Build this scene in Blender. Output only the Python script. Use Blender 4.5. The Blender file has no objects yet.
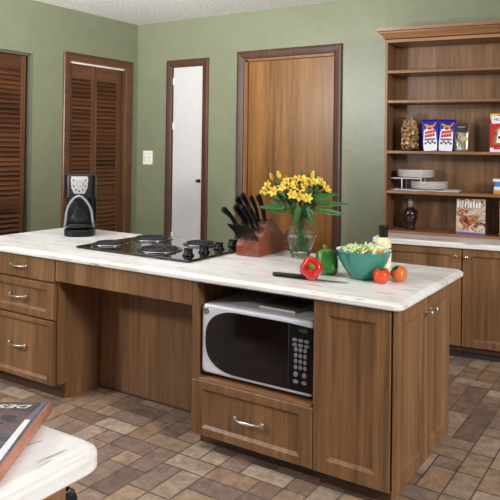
import bpy, bmesh, math, random
from mathutils import Vector, Matrix, noise
random.seed(7)
S = 0.8                       # everything is authored in units of 0.8 m and scaled to metres at the end
sc = bpy.context.scene
COL = sc.collection
PI = math.pi

# ------------------------------------------------------------------ materials
def srgb(r, g, b):
    f = lambda c: (c/255/12.92) if c/255 <= .04045 else ((c/255+.055)/1.055)**2.4
    return (f(r), f(g), f(b), 1)

def new_mat(name):
    m = bpy.data.materials.new(name); m.use_nodes = True
    nt = m.node_tree; b = nt.nodes['Principled BSDF']
    return m, nt, b

def N(nt, t, **kw):
    n = nt.nodes.new(t)
    for k, v in kw.items(): setattr(n, k, v)
    return n

def ramp(nt, stops, interp='LINEAR'):
    r = N(nt, 'ShaderNodeValToRGB'); cr = r.color_ramp; cr.interpolation = interp
    while len(cr.elements) < len(stops): cr.elements.new(.5)
    for e, (p, c) in zip(cr.elements, stops): e.position = p; e.color = c
    return r

def mapped(nt, scale=(1, 1, 1), rot=(0, 0, 0), rnd=0):
    tc = N(nt, 'ShaderNodeTexCoord'); mp = N(nt, 'ShaderNodeMapping')
    mp.inputs['Scale'].default_value = scale; mp.inputs['Rotation'].default_value = rot
    if rnd:
        oi = N(nt, 'ShaderNodeObjectInfo'); ml = N(nt, 'ShaderNodeMath', operation='MULTIPLY'); ml.inputs[1].default_value = rnd
        nt.links.new(oi.outputs['Random'], ml.inputs[0])
        ad = N(nt, 'ShaderNodeVectorMath', operation='ADD')
        nt.links.new(tc.outputs['Object'], ad.inputs[0]); nt.links.new(ml.outputs[0], ad.inputs[1])
        nt.links.new(ad.outputs[0], mp.inputs['Vector'])
    else:
        nt.links.new(tc.outputs['Object'], mp.inputs['Vector'])
    return mp

def plain(name, rgb, rough=.5, metal=0, coat=0, noise_amt=.06, nscale=25, bump=0, spec=.5):
    m, nt, b = new_mat(name)
    mp = mapped(nt); n = N(nt, 'ShaderNodeTexNoise'); n.inputs['Scale'].default_value = nscale; n.inputs['Detail'].default_value = 4
    nt.links.new(mp.outputs[0], n.inputs['Vector'])
    c = srgb(*rgb); lo = tuple(x*(1-noise_amt) for x in c[:3])+(1,); hi = tuple(min(1, x*(1+noise_amt)) for x in c[:3])+(1,)
    r = ramp(nt, [(.3, lo), (.7, hi)]); nt.links.new(n.outputs['Fac'], r.inputs[0]); nt.links.new(r.outputs[0], b.inputs['Base Color'])
    b.inputs['Roughness'].default_value = rough; b.inputs['Metallic'].default_value = metal
    b.inputs['Coat Weight'].default_value = coat; b.inputs['Specular IOR Level'].default_value = spec
    if bump:
        bp = N(nt, 'ShaderNodeBump'); bp.inputs['Strength'].default_value = bump; bp.inputs['Distance'].default_value = .01
        nt.links.new(n.outputs['Fac'], bp.inputs['Height']); nt.links.new(bp.outputs[0], b.inputs['Normal'])
    return m

def wood(name, c0, c1, c2, axis='Z', band=9, grain=48, rough=.42, stripe=.42, coat=0.0, cath=0):
    """grain runs along axis; broad board-like tone bands plus fine fibres"""
    m, nt, b = new_mat(name)
    def sc_(a, along): return tuple(along if ax == axis else a for ax in 'XYZ')
    m1 = mapped(nt, sc_(band, .35), rnd=9); n1 = N(nt, 'ShaderNodeTexNoise'); n1.inputs['Scale'].default_value = 1; n1.inputs['Detail'].default_value = 1.5
    m2 = mapped(nt, sc_(grain, 1.6), rnd=5); n2 = N(nt, 'ShaderNodeTexNoise'); n2.inputs['Scale'].default_value = 1; n2.inputs['Detail'].default_value = 5; n2.inputs['Roughness'].default_value = .65
    m3 = mapped(nt, sc_(grain*3.2, 7), rnd=5); n3 = N(nt, 'ShaderNodeTexNoise'); n3.inputs['Scale'].default_value = 1; n3.inputs['Detail'].default_value = 2
    for mm, nn in ((m1, n1), (m2, n2), (m3, n3)): nt.links.new(mm.outputs[0], nn.inputs['Vector'])
    if cath:
        mw = mapped(nt, sc_(3.0, .5), rnd=0); w = N(nt, 'ShaderNodeTexWave'); w.wave_type = 'RINGS'; w.inputs['Scale'].default_value = cath; w.inputs['Distortion'].default_value = 2.5; w.inputs['Detail'].default_value = 2; w.inputs['Detail Scale'].default_value = .6
        nt.links.new(mw.outputs[0], w.inputs['Vector'])
    a = N(nt, 'ShaderNodeMath', operation='MULTIPLY_ADD'); a.inputs[1].default_value = stripe
    s2 = N(nt, 'ShaderNodeMath', operation='MULTIPLY'); s2.inputs[1].default_value = 1-stripe
    nt.links.new(n2.outputs['Fac'], s2.inputs[0]); nt.links.new(n1.outputs['Fac'], a.inputs[0]); nt.links.new(s2.outputs[0], a.inputs[2])
    last = a
    if cath:
        mx = N(nt, 'ShaderNodeMath', operation='MULTIPLY_ADD'); mx.inputs[1].default_value = .12
        nt.links.new(w.outputs['Fac'], mx.inputs[0]); nt.links.new(a.outputs[0], mx.inputs[2]); sb = N(nt, 'ShaderNodeMath', operation='SUBTRACT'); sb.inputs[1].default_value = .06
        nt.links.new(mx.outputs[0], sb.inputs[0]); last = sb
    r = ramp(nt, [(.33, srgb(*c0)), (.5, srgb(*c1)), (.67, srgb(*c2))]); nt.links.new(last.outputs[0], r.inputs[0])
    r3 = ramp(nt, [(.35, (.80, .78, .76, 1)), (.6, (1, 1, 1, 1))]); nt.links.new(n3.outputs['Fac'], r3.inputs[0])
    mix = N(nt, 'ShaderNodeMix', data_type='RGBA', blend_type='MULTIPLY'); mix.inputs[0].default_value = .7
    nt.links.new(r.outputs[0], mix.inputs[6]); nt.links.new(r3.outputs[0], mix.inputs[7]); nt.links.new(mix.outputs[2], b.inputs['Base Color'])
    b.inputs['Roughness'].default_value = rough; b.inputs['Coat Weight'].default_value = coat
    bp = N(nt, 'ShaderNodeBump'); bp.inputs['Strength'].default_value = .12; bp.inputs['Distance'].default_value = .004
    nt.links.new(n2.outputs['Fac'], bp.inputs['Height']); nt.links.new(bp.outputs[0], b.inputs['Normal'])
    return m

CAB = ((86, 60, 37), (124, 89, 58), (150, 111, 76))
M = {}
M['wood'] = wood('walnut_laminate', *CAB)
M['wood_h'] = wood('walnut_laminate_lengthwise', (100, 68, 44), (136, 96, 64), (160, 118, 82), axis='X', band=10)
M['wood_y'] = wood('walnut_laminate_depthwise', *CAB, axis='Y')
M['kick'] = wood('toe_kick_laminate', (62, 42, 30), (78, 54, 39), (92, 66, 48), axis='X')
M['back_door'] = wood('golden_door_veneer', (84, 52, 20), (122, 80, 34), (148, 102, 46), band=7, grain=34, rough=.32, stripe=.45, cath=2.2)
M['trim'] = wood('dark_red_brown_trim', (50, 28, 18), (72, 41, 27), (92, 56, 36), rough=.48, stripe=.3)
M['trim_h'] = wood('dark_red_brown_trim_lengthwise', (50, 28, 18), (72, 41, 27), (92, 56, 36), axis='X', rough=.48, stripe=.3)
M['trim_y'] = wood('brown_trim_depthwise', (66, 39, 21), (94, 57, 31), (114, 72, 41), axis='Y', rough=.35, stripe=.3)
M['louver'] = wood('stained_louver_wood', (50, 28, 16), (86, 50, 27), (116, 72, 40), axis='Y', band=10, rough=.4, stripe=.45)
M['stile'] = wood('stained_stile_wood', (64, 37, 22), (94, 57, 33), (116, 74, 45), rough=.4, stripe=.4)
M['jamb'] = wood('golden_brown_jamb', (110, 62, 30), (140, 84, 42), (160, 102, 56), rough=.35)
M['block'] = wood('cherry_block_wood', (96, 44, 26), (124, 62, 38), (148, 80, 50), axis='Y', band=20, rough=.3, coat=.2)

M['black'] = plain('black_plastic', (12, 12, 14), rough=.32, noise_amt=.1, spec=.3)
M['black_glossy'] = plain('black_glossy_enamel', (10, 10, 12), rough=.08, coat=.6, noise_amt=.1)
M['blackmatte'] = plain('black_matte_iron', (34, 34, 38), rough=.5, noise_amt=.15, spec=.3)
M['steel'] = plain('brushed_steel', (200, 198, 192), rough=.22, metal=1)
M['chrome'] = plain('chrome', (222, 222, 222), rough=.1, metal=1, noise_amt=.02)
M['pan'] = plain('drip_pan_chrome', (150, 150, 154), rough=.25, metal=1)
M['satin'] = plain('satin_silver_plastic', (140, 138, 132), rough=.42, metal=.6)
M['white_pl'] = plain('white_plastic', (206, 207, 216), rough=.3, noise_amt=.02)
M['white_paint'] = plain('white_door_paint', (196, 196, 195), rough=.5, noise_amt=.02)
M['ivory'] = plain('ivory_plastic', (232, 228, 214), rough=.4, noise_amt=.02)
M['grey_pl'] = plain('grey_plastic', (128, 132, 142), rough=.4)
M['booklet_cover'] = plain('grey_brown_booklet_cover', (112, 106, 104), rough=.4)
M['button'] = plain('pale_grey_button', (122, 118, 122), rough=.5)
M['darkglass'] = plain('dark_window_glass', (9, 7, 10), rough=.08, coat=.1)
M['panel_black'] = plain('black_control_panel', (9, 8, 10), rough=.4, spec=.25)
M['red'] = plain('red_pepper_skin', (190, 18, 12), rough=.16, coat=.5, noise_amt=.12, nscale=8)
M['green'] = plain('green_pepper_skin', (36, 104, 24), rough=.18, coat=.5, noise_amt=.25, nscale=8)
M['stemgreen'] = plain('green_stem', (74, 124, 40), rough=.5, noise_amt=.2)
M['calyx'] = plain('dark_green_calyx', (50, 92, 30), rough=.6, noise_amt=.2)
M['tomato'] = plain('tomato_skin', (208, 70, 26), rough=.18, coat=.4, noise_amt=.12, nscale=6)
M['tomato2'] = plain('orange_tomato_skin', (204, 108, 40), rough=.18, coat=.4, noise_amt=.15, nscale=6)
M['teal'] = plain('teal_ceramic', (52, 136, 120), rough=.14, coat=.4, noise_amt=.04)
M['cream'] = plain('white_glaze', (225, 232, 222), rough=.2, noise_amt=.02)
M['lettuce'] = plain('pale_lettuce', (212, 226, 172), rough=.5, noise_amt=.22, nscale=18)
M['lettuce2'] = plain('green_lettuce', (120, 168, 62), rough=.5, noise_amt=.35, nscale=18)
M['carrot'] = plain('carrot_orange', (232, 130, 40), rough=.5)
M['dressing'] = plain('creamy_dressing', (226, 220, 178), rough=.25, noise_amt=.08)
M['leaf'] = plain('flower_leaf_green', (50, 96, 36), rough=.4, noise_amt=.35, nscale=30)
M['leafdk'] = plain('dark_leaf_green', (34, 74, 30), rough=.4, noise_amt=.3, nscale=30)
M['petal'] = plain('yellow_petal', (240, 218, 74), rough=.5, noise_amt=.12, nscale=40)
M['navy'] = plain('blue_bag_film', (32, 34, 150), rough=.25, noise_amt=.25, nscale=14, bump=.4)
M['white_print'] = plain('white_print', (232, 234, 240), rough=.4)
M['red_print'] = plain('red_print', (190, 34, 36), rough=.4)
M['purple_print'] = plain('purple_print', (96, 84, 170), rough=.4)
M['brown_print'] = plain('brown_print', (96, 52, 36), rough=.4)
M['orange_print'] = plain('orange_print', (214, 140, 56), rough=.4)
M['fur_print'] = plain('tan_fur_print', (168, 112, 66), rough=.4, noise_amt=.4, nscale=40)
M['yellow_print'] = plain('yellow_print', (226, 186, 60), rough=.4)
M['silver_film'] = plain('silver_film', (176, 170, 152), rough=.22, metal=.7, noise_amt=.35, nscale=18, bump=.8)
M['dark_film'] = plain('dark_film', (48, 42, 46), rough=.3, noise_amt=.3)
M['tan_print'] = plain('tan_print', (196, 172, 116), rough=.4)
M['wire'] = plain('white_coated_wire', (216, 216, 218), rough=.35)
M['plate'] = plain('white_china', (224, 222, 218), rough=.25)
M['biscuit'] = plain('biscuit', (206, 156, 110), rough=.7, noise_amt=.4, nscale=30)
M['biscuit2'] = plain('pale_biscuit', (236, 212, 174), rough=.7, noise_amt=.25, nscale=30)
M['biscuit3'] = plain('dark_biscuit', (150, 84, 60), rough=.7, noise_amt=.25, nscale=30)
M['bookspine'] = plain('salmon_spine', (178, 122, 102), rough=.5, noise_amt=.12, nscale=40)
M['paper'] = plain('page_paper', (224, 218, 204), rough=.7)
M['lav_print'] = plain('lavender_cover_stripe', (112, 106, 132), rough=.15, noise_amt=.1)
M['darkvase'] = plain('dark_oxblood_ceramic', (44, 26, 24), rough=.12, coat=.5)
M['blue_print'] = plain('light_blue_print', (70, 130, 200), rough=.4)
M['blade'] = plain('knife_blade_steel', (170, 172, 174), rough=.18, metal=1)
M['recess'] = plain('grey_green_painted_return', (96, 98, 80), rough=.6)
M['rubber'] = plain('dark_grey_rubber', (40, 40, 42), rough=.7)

def glass_mat(name, tint=(1, 1, 1), rough=0.0, ior=1.45):
    m, nt, b = new_mat(name)
    b.inputs['Base Color'].default_value = (*tint, 1); b.inputs['Transmission Weight'].default_value = 1
    b.inputs['Roughness'].default_value = rough; b.inputs['IOR'].default_value = ior
    return m
M['glass'] = glass_mat('clear_glass', (.93, .97, .95), ior=1.3)
M['jarglass'] = glass_mat('thin_jar_glass', (.98, .98, .97), ior=1.08)
M['water'] = glass_mat('vase_water', (.9, .96, .93), ior=1.12)
M['smokeglass'] = glass_mat('carafe_glass', (.75, .75, .8), ior=1.3)
M['coffee'] = plain('black_coffee', (12, 8, 8), rough=.1)

def emit(name, rgb, s):
    m, nt, b = new_mat(name); b.inputs['Base Color'].default_value = (0, 0, 0, 1)
    b.inputs['Emission Color'].default_value = srgb(*rgb); b.inputs['Emission Strength'].default_value = s
    return m
M['led'] = emit('green_led', (90, 190, 80), .18)

def wall_mat(name, c):
    m, nt, b = new_mat(name)
    mp = mapped(nt); n = N(nt, 'ShaderNodeTexNoise'); n.inputs['Scale'].default_value = 6; n.inputs['Detail'].default_value = 6; n.inputs['Roughness'].default_value = .6
    nt.links.new(mp.outputs[0], n.inputs['Vector'])
    k = srgb(*c); r = ramp(nt, [(.3, tuple(x*.94 for x in k[:3])+(1,)), (.7, tuple(x*1.06 for x in k[:3])+(1,))])
    nt.links.new(n.outputs['Fac'], r.inputs[0]); nt.links.new(r.outputs[0], b.inputs['Base Color'])
    b.inputs['Roughness'].default_value = .33; b.inputs['Specular IOR Level'].default_value = .5
    n2 = N(nt, 'ShaderNodeTexNoise'); n2.inputs['Scale'].default_value = 14; n2.inputs['Detail'].default_value = 8
    nt.links.new(mp.outputs[0], n2.inputs['Vector'])
    bp = N(nt, 'ShaderNodeBump'); bp.inputs['Strength'].default_value = .18; bp.inputs['Distance'].default_value = .008
    nt.links.new(n2.outputs['Fac'], bp.inputs['Height']); nt.links.new(bp.outputs[0], b.inputs['Normal'])
    return m
M['wall'] = wall_mat('sage_green_wall_paint', (122, 127, 102))

def ceil_mat():
    m, nt, b = new_mat('textured_white_ceiling')
    mp = mapped(nt); n = N(nt, 'ShaderNodeTexNoise'); n.inputs['Scale'].default_value = 45; n.inputs['Detail'].default_value = 6
    nt.links.new(mp.outputs[0], n.inputs['Vector'])
    r = ramp(nt, [(.3, srgb(214, 212, 210)), (.7, srgb(238, 236, 234))]); nt.links.new(n.outputs['Fac'], r.inputs[0]); nt.links.new(r.outputs[0], b.inputs['Base Color'])
    b.inputs['Roughness'].default_value = .9
    bp = N(nt, 'ShaderNodeBump'); bp.inputs['Strength'].default_value = .8; bp.inputs['Distance'].default_value = .02
    nt.links.new(n.outputs['Fac'], bp.inputs['Height']); nt.links.new(bp.outputs[0], b.inputs['Normal'])
    return m
M['ceiling'] = ceil_mat()

def marble(name, axis):
    m, nt, b = new_mat(name)
    sc1 = (2.2, 12, 12) if axis == 'X' else (12, 2.2, 12)
    sc2 = (7, 38, 38) if axis == 'X' else (38, 7, 38)
    m1 = mapped(nt, sc1, rot=(0, 0, .06)); n1 = N(nt, 'ShaderNodeTexNoise'); n1.inputs['Scale'].default_value = 1; n1.inputs['Detail'].default_value = 6; n1.inputs['Roughness'].default_value = .6; n1.inputs['Distortion'].default_value = .4
    nt.links.new(m1.outputs[0], n1.inputs['Vector'])
    m2 = mapped(nt, sc2); n2 = N(nt, 'ShaderNodeTexNoise'); n2.inputs['Scale'].default_value = 1; n2.inputs['Detail'].default_value = 4
    nt.links.new(m2.outputs[0], n2.inputs['Vector'])
    r1 = ramp(nt, [(.34, srgb(200, 195, 188)), (.46, srgb(226, 224, 220)), (.6, srgb(236, 236, 236))])
    nt.links.new(n1.outputs['Fac'], r1.inputs[0])
    r2 = ramp(nt, [(.30, srgb(140, 124, 112)), (.37, (1, 1, 1, 1))]); nt.links.new(n2.outputs['Fac'], r2.inputs[0])
    mx = N(nt, 'ShaderNodeMix', data_type='RGBA', blend_type='MULTIPLY'); mx.inputs[0].default_value = .8
    nt.links.new(r1.outputs[0], mx.inputs[6]); nt.links.new(r2.outputs[0], mx.inputs[7]); nt.links.new(mx.outputs[2], b.inputs['Base Color'])
    b.inputs['Roughness'].default_value = .28
    return m
M['marble'] = marble('streaked_white_marble_laminate', 'X')
M['marble_y'] = marble('streaked_white_marble_laminate_crosswise', 'Y')

def floor_mat():
    m, nt, b = new_mat('slate_look_floor_tile')
    at = N(nt, 'ShaderNodeAttribute'); at.attribute_name = 'tile'
    mp = mapped(nt); n = N(nt, 'ShaderNodeTexNoise'); n.inputs['Scale'].default_value = 16; n.inputs['Detail'].default_value = 8; n.inputs['Roughness'].default_value = .68; n.inputs['Distortion'].default_value = .6
    nt.links.new(mp.outputs[0], n.inputs['Vector'])
    r = ramp(nt, [(.3, (.62, .61, .62, 1)), (.5, (.92, .92, .92, 1)), (.68, (1.22, 1.21, 1.18, 1))]); nt.links.new(n.outputs['Fac'], r.inputs[0])
    mx = N(nt, 'ShaderNodeMix', data_type='RGBA', blend_type='MULTIPLY'); mx.inputs[0].default_value = 1
    nt.links.new(at.outputs['Color'], mx.inputs[6]); nt.links.new(r.outputs[0], mx.inputs[7]); nt.links.new(mx.outputs[2], b.inputs['Base Color'])
    b.inputs['Roughness'].default_value = .5
    bp = N(nt, 'ShaderNodeBump'); bp.inputs['Strength'].default_value = .35; bp.inputs['Distance'].default_value = .01
    nt.links.new(n.outputs['Fac'], bp.inputs['Height']); nt.links.new(bp.outputs[0], b.inputs['Normal'])
    return m
M['floor'] = floor_mat()

def petal_streak():
    m, nt, b = new_mat('streaked_orange_yellow_petal')
    mp = mapped(nt, (60, 60, 60)); n = N(nt, 'ShaderNodeTexNoise'); n.inputs['Scale'].default_value = 1.4
    nt.links.new(mp.outputs[0], n.inputs['Vector'])
    r = ramp(nt, [(.36, srgb(150, 46, 28)), (.43, srgb(222, 160, 60)), (.52, srgb(234, 214, 100))]); nt.links.new(n.outputs['Fac'], r.inputs[0]); nt.links.new(r.outputs[0], b.inputs['Base Color'])
    b.inputs['Roughness'].default_value = .5
    return m
M['petal2'] = petal_streak()

def photo_cover(name, cols, scale, rough=.12):
    m, nt, b = new_mat(name)
    mp = mapped(nt, scale); n = N(nt, 'ShaderNodeTexNoise'); n.inputs['Scale'].default_value = 1; n.inputs['Detail'].default_value = 5; n.inputs['Distortion'].default_value = 1.6
    nt.links.new(mp.outputs[0], n.inputs['Vector'])
    k = len(cols); r = ramp(nt, [(.3+.4*i/(k-1), srgb(*c)) for i, c in enumerate(cols)]); nt.links.new(n.outputs['Fac'], r.inputs[0]); nt.links.new(r.outputs[0], b.inputs['Base Color'])
    b.inputs['Roughness'].default_value = rough; b.inputs['Coat Weight'].default_value = .3
    return m
M['cover'] = photo_cover('glossy_chocolate_cover_photo', [(36, 30, 38), (66, 50, 58), (92, 80, 102), (120, 78, 68), (66, 44, 42)], (9, 14, 6))
M['magazine'] = photo_cover('pastry_cover_photo', [(80, 52, 50), (150, 112, 92), (214, 196, 176), (176, 136, 108), (232, 222, 210)], (16, 16, 22))
M['pastry'] = photo_cover('golden_pastry_print', [(96, 50, 34), (160, 92, 56), (214, 160, 110)], (30, 30, 30))

# ------------------------------------------------------------------ mesh builder
class MB:
    def __init__(s): s.v = []; s.f = []; s.sm = []
    def add(s, vs, fs, smooth=False):
        o = len(s.v); s.v += [Vector(p) for p in vs]
        for f in fs: s.f.append([i+o for i in f]); s.sm.append(smooth)
        return s
    def box(s, x0, x1, y0, y1, z0, z1):
        p = [(x, y, z) for z in (z0, z1) for y in (y0, y1) for x in (x0, x1)]
        return s.add(p, [(0, 2, 3, 1), (4, 5, 7, 6), (0, 1, 5, 4), (2, 6, 7, 3), (0, 4, 6, 2), (1, 3, 7, 5)])
    def obox(s, c, ax, ay, az):
        """box from centre and three half-axis vectors"""
        c, ax, ay, az = map(Vector, (c, ax, ay, az))
        p = [c+sx*ax+sy*ay+sz*az for sz in (-1, 1) for sy in (-1, 1) for sx in (-1, 1)]
        return s.add(p, [(0, 2, 3, 1), (4, 5, 7, 6), (0, 1, 5, 4), (2, 6, 7, 3), (0, 4, 6, 2), (1, 3, 7, 5)])
    def loops(s, rings, close=True, cap0=True, cap1=True, smooth=True):
        n = len(rings[0]); o = len(s.v)
        for r in rings: s.v += [Vector(p) for p in r]
        for k in range(len(rings)-1):
            for i in range(n if close else n-1):
                j = (i+1) % n
                s.f.append([o+k*n+i, o+k*n+j, o+(k+1)*n+j, o+(k+1)*n+i]); s.sm.append(smooth)
        if cap0: s.f.append([o+i for i in range(n)][::-1]); s.sm.append(False)
        if cap1: s.f.append([o+(len(rings)-1)*n+i for i in range(n)]); s.sm.append(False)
        return s
    def lathe(s, prof, c=(0, 0, 0), n=32, cap0=True, cap1=True, smooth=True, fx=None):
        rings = []
        for r, z in prof:
            ring = []
            for i in range(n):
                a = 2*PI*i/n; rr = r*(fx(a, z) if fx else 1)
                ring.append((c[0]+rr*math.cos(a), c[1]+rr*math.sin(a), c[2]+z))
            rings.append(ring)
        return s.loops(rings, True, cap0, cap1, smooth)
    def tube(s, pts, r, n=8, cap=True, smooth=True):
        pts = [Vector(p) for p in pts]; rings = []
        rs = r if isinstance(r, (list, tuple)) else [r]*len(pts)
        up = None
        for i, p in enumerate(pts):
            d = (pts[min(i+1, len(pts)-1)]-pts[max(i-1, 0)]).normalized()
            if up is None:
                up = Vector((0, 0, 1)) if abs(d.z) < .9 else Vector((1, 0, 0))
            a = d.cross(up).normalized(); b_ = a.cross(d).normalized(); up = b_
            rings.append([p+rs[i]*(math.cos(2*PI*k/n)*a+math.sin(2*PI*k/n)*b_) for k in range(n)])
        return s.loops(rings, True, cap, cap, smooth)
    def ball(s, c, r, n=12, sc_=(1, 1, 1)):
        rings = []
        for k in range(1, n//2+1):
            t = PI*k/(n//2+1)
            rings.append([(c[0]+r*sc_[0]*math.sin(t)*math.cos(2*PI*i/n), c[1]+r*sc_[1]*math.sin(t)*math.sin(2*PI*i/n), c[2]-r*sc_[2]*math.cos(t)) for i in range(n)])
        return s.loops(rings)
    def torus(s, c, R, r, n=32, m=8):
        rings = []
        for i in range(n+1):
            a = 2*PI*i/n
            rings.append([(c[0]+(R+r*math.cos(2*PI*k/m))*math.cos(a), c[1]+(R+r*math.cos(2*PI*k/m))*math.sin(a), c[2]+r*math.sin(2*PI*k/m)) for k in range(m)])
        return s.loops(rings, cap0=False, cap1=False)
    def prism(s, poly, fn, d0, d1):
        """poly of (u,v), fn(u,v,d)->xyz extruded from d0 to d1"""
        n = len(poly); a = [fn(u, v, d0) for u, v in poly]; b_ = [fn(u, v, d1) for u, v in poly]
        return s.add(a+b_, [list(range(n))[::-1], [n+i for i in range(n)]]+[[i, (i+1) % n, n+(i+1) % n, n+i] for i in range(n)])
    def xf(s, mat):
        s.v = [mat @ p for p in s.v]; return s
    def build(s, name, mat, parent=None, local=False, bevel=0, seg=2, solid=0):
        me = bpy.data.meshes.new(name)
        vs = s.v
        if parent is not None and not local:
            inv = WM[parent].inverted(); vs = [inv @ p for p in vs]
        me.from_pydata([tuple(p) for p in vs], [], s.f)
        me.polygons.foreach_set('use_smooth', s.sm)
        bm = bmesh.new(); bm.from_mesh(me); bmesh.ops.recalc_face_normals(bm, faces=bm.faces); bm.to_mesh(me); bm.free()
        me.materials.append(M[mat] if isinstance(mat, str) else mat); me.update()
        o = bpy.data.objects.new(name, me); COL.objects.link(o)
        if parent is not None: o.parent = parent; WM[o] = WM[parent]
        else: WM[o] = Matrix.Identity(4)
        if solid:
            m = o.modifiers.new('solid', 'SOLIDIFY'); m.thickness = solid; m.offset = 0
        if bevel:
            m = o.modifiers.new('bevel', 'BEVEL'); m.width = bevel; m.segments = seg; m.limit_method = 'ANGLE'; m.angle_limit = math.radians(40)
        return o
WM = {}
def thing(name, label, cat, loc=(0, 0, 0), rz=0, group=None, mat=None):
    o = bpy.data.objects.new(name, None); COL.objects.link(o); o.empty_display_size = .05
    m = mat if mat is not None else Matrix.Translation(loc) @ Matrix.Rotation(rz, 4, 'Z')
    o.matrix_world = m; WM[o] = m
    o['label'] = label; o['category'] = cat
    if group: o['group'] = group
    return o
def tag(o, label, cat, group=None, kind=None):
    o['label'] = label; o['category'] = cat
    if group: o['group'] = group
    if kind: o['kind'] = kind
    return o
def rebase(o, loc):
    """move a top-level mesh's origin to loc"""
    loc = Vector(loc); o.data.transform(Matrix.Translation(-loc)); o.location = loc; WM[o] = Matrix.Translation(loc); return o
def struct(o): o['kind'] = 'structure'; return o
def plabel(o, l): o['label'] = l; return o
def T(x, y, z): return Matrix.Translation((x, y, z))
def RZ(a): return Matrix.Rotation(a, 4, 'Z')

def text_mesh(txt, size, align='CENTER', ext=.0006, shear=0):
    cu = bpy.data.curves.new('txt', 'FONT'); cu.body = txt; cu.size = size; cu.align_x = align; cu.align_y = 'CENTER'; cu.extrude = ext; cu.shear = shear
    o = bpy.data.objects.new('txt', cu); COL.objects.link(o)
    bpy.context.view_layer.update()
    me = bpy.data.meshes.new_from_object(o.evaluated_get(bpy.context.evaluated_depsgraph_get()))
    mb = MB(); mb.add([v.co.copy() for v in me.vertices], [list(p.vertices) for p in me.polygons])
    bpy.data.objects.remove(o); bpy.data.meshes.remove(me)
    return mb

def panel_front(fn, u0, u1, v0, v1, su, sv, th=.022, dep=.013, b=.012, flat=False):
    """shaker style front. fn(u,v,d): d=0 is the outer face, positive d goes into the cabinet"""
    mb = MB()
    def q(a, d): return [fn(u0+a[0], v0+a[1], d), fn(u1-a[0], v0+a[1], d), fn(u1-a[0], v1-a[1], d), fn(u0+a[0], v1-a[1], d)]
    e = .003
    rings = [q((0, 0), th), q((0, 0), e), q((e, e), 0)]
    if not flat: rings += [q((su-.004, sv-.004), 0), q((su-.001, sv-.001), .0035), q((su+b, sv+b), dep), q((su+b+.002, sv+b+.002), dep)]
    return mb.loops(rings, smooth=False)

FX = lambda x, z, d: (x, d, z)             # island front faces, plane y=0
SX = lambda y, z, d: (.024-d, y, z)        # island right end, plane x=.024

def handle(parent, x, z, y=0, w=.16, d=.034):
    """cast bar pull with round feet and a bowed, waisted grip"""
    mb = MB()
    for sx in (-1, 1):
        mb.tube([(x+sx*w/2, y, z), (x+sx*w/2, y-.006, z)], .0105, 14)
        mb.tube([(x+sx*w/2, y-.004, z), (x+sx*w/2, y-.012, z)], [.009, .006], 12)
    pts = []; rs = []
    for i in range(15):
        t = i/14; s_ = 2*t-1
        pts.append((x+s_*w/2, y-.008-d*(1-s_**4)*.8, z)); rs.append(.0055+.0035*math.exp(-(s_/.45)**2)+.001*math.exp(-((abs(s_)-.72)/.08)**2)*2)
    mb.tube(pts, rs, 10)
    return plabel(mb.build('handle', 'chrome', parent), 'chrome bar pull')
def knob(parent, fn, u, v):
    mb = MB(); n = 16
    prof = [(.0085, 0), (.0085, .004), (.0045, .008), (.0045, .02), (.011, .027), (.0145, .033), (.0135, .040), (.008, .045)]
    rings = [[fn(u+r*math.cos(2*PI*i/n), v+r*math.sin(2*PI*i/n), -h) for i in range(n)] for r, h in prof]
    mb.loops(rings)
    return plabel(mb.build('knob', 'chrome', parent), 'round chrome knob')

# ------------------------------------------------------------------ room shell
XL, YB, ZC = -4.328, 3.02, 3.055
AW = .146                                   # the bookcase and the wall behind it stand at this small angle
PB = Vector((-.349, 2.411, 0)); MBK = T(*PB) @ RZ(AW)
def bk(t, n, z): return MBK @ Vector((t, n, z))

def floor():
    u = .127; me = bpy.data.meshes.new('floor'); verts = []; faces = []; cols = []
    x0, y0 = XL-.7, -5.0; nx, ny = int((4.0-x0)/u), int((4.2-y0)/u)
    offx = (.008 - x0) % u; offy = (.045 - y0) % u; x0 += offx-u; y0 += offy-u
    occ = [[False]*(ny+2) for _ in range(nx+2)]
    rnd = random.Random(21)
    pal = [srgb(161, 137, 116), srgb(171, 152, 133), srgb(148, 122, 103), srgb(138, 113, 97), srgb(132, 112, 101), srgb(156, 128, 103), srgb(143, 121, 109), srgb(127, 105, 94), srgb(166, 146, 129)]
    wt = [3, 2, 3, 3, 2.5, 2, 3, 1.5, 1.5]
    g = .0045
    def quad(a, b, c, d, z, col):
        o = len(verts); verts.extend([(a, b, z), (c, b, z), (c, d, z), (a, d, z)]); faces.append((o, o+1, o+2, o+3)); cols.append(col)
    for i in range(nx+1):
        for j in range(ny+1):
            if occ[i][j]: continue
            opts = [(1, 1, 2.2), (1, 2, 6), (2, 1, 2.0), (2, 2, .12)]
            ok = [(w, h, k) for w, h, k in opts if i+w <= nx+1 and j+h <= ny+1 and not any(occ[i+a][j+b] for a in range(w) for b in range(h))]
            w, h, _ = rnd.choices(ok, [k for _, _, k in ok])[0]
            for a in range(w):
                for b in range(h): occ[i+a][j+b] = True
            c = rnd.choices(pal, wt)[0]; f = rnd.uniform(.82, 1.12)
            quad(x0+i*u+g, y0+j*u+g, x0+(i+w)*u-g, y0+(j+h)*u-g, 0, tuple(x*f for x in c[:3])+(1,))
    quad(x0-.2, y0-.2, x0+(nx+1)*u+.2, y0+(ny+1)*u+.2, -.0015, srgb(104, 90, 81))
    me.from_pydata(verts, [], faces); at = me.color_attributes.new('tile', 'FLOAT_COLOR', 'CORNER')
    k = 0
    for p, c in zip(me.polygons, cols):
        for _ in p.loop_indices: at.data[k].color = c; k += 1
    me.materials.append(M['floor']); o = bpy.data.objects.new('floor', me); COL.objects.link(o); WM[o] = Matrix.Identity(4)
    return struct(o)
floor()

struct(MB().box(XL-1, 4.2, -5, 5, ZC, ZC+.1).build('ceiling', 'ceiling'))

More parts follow.
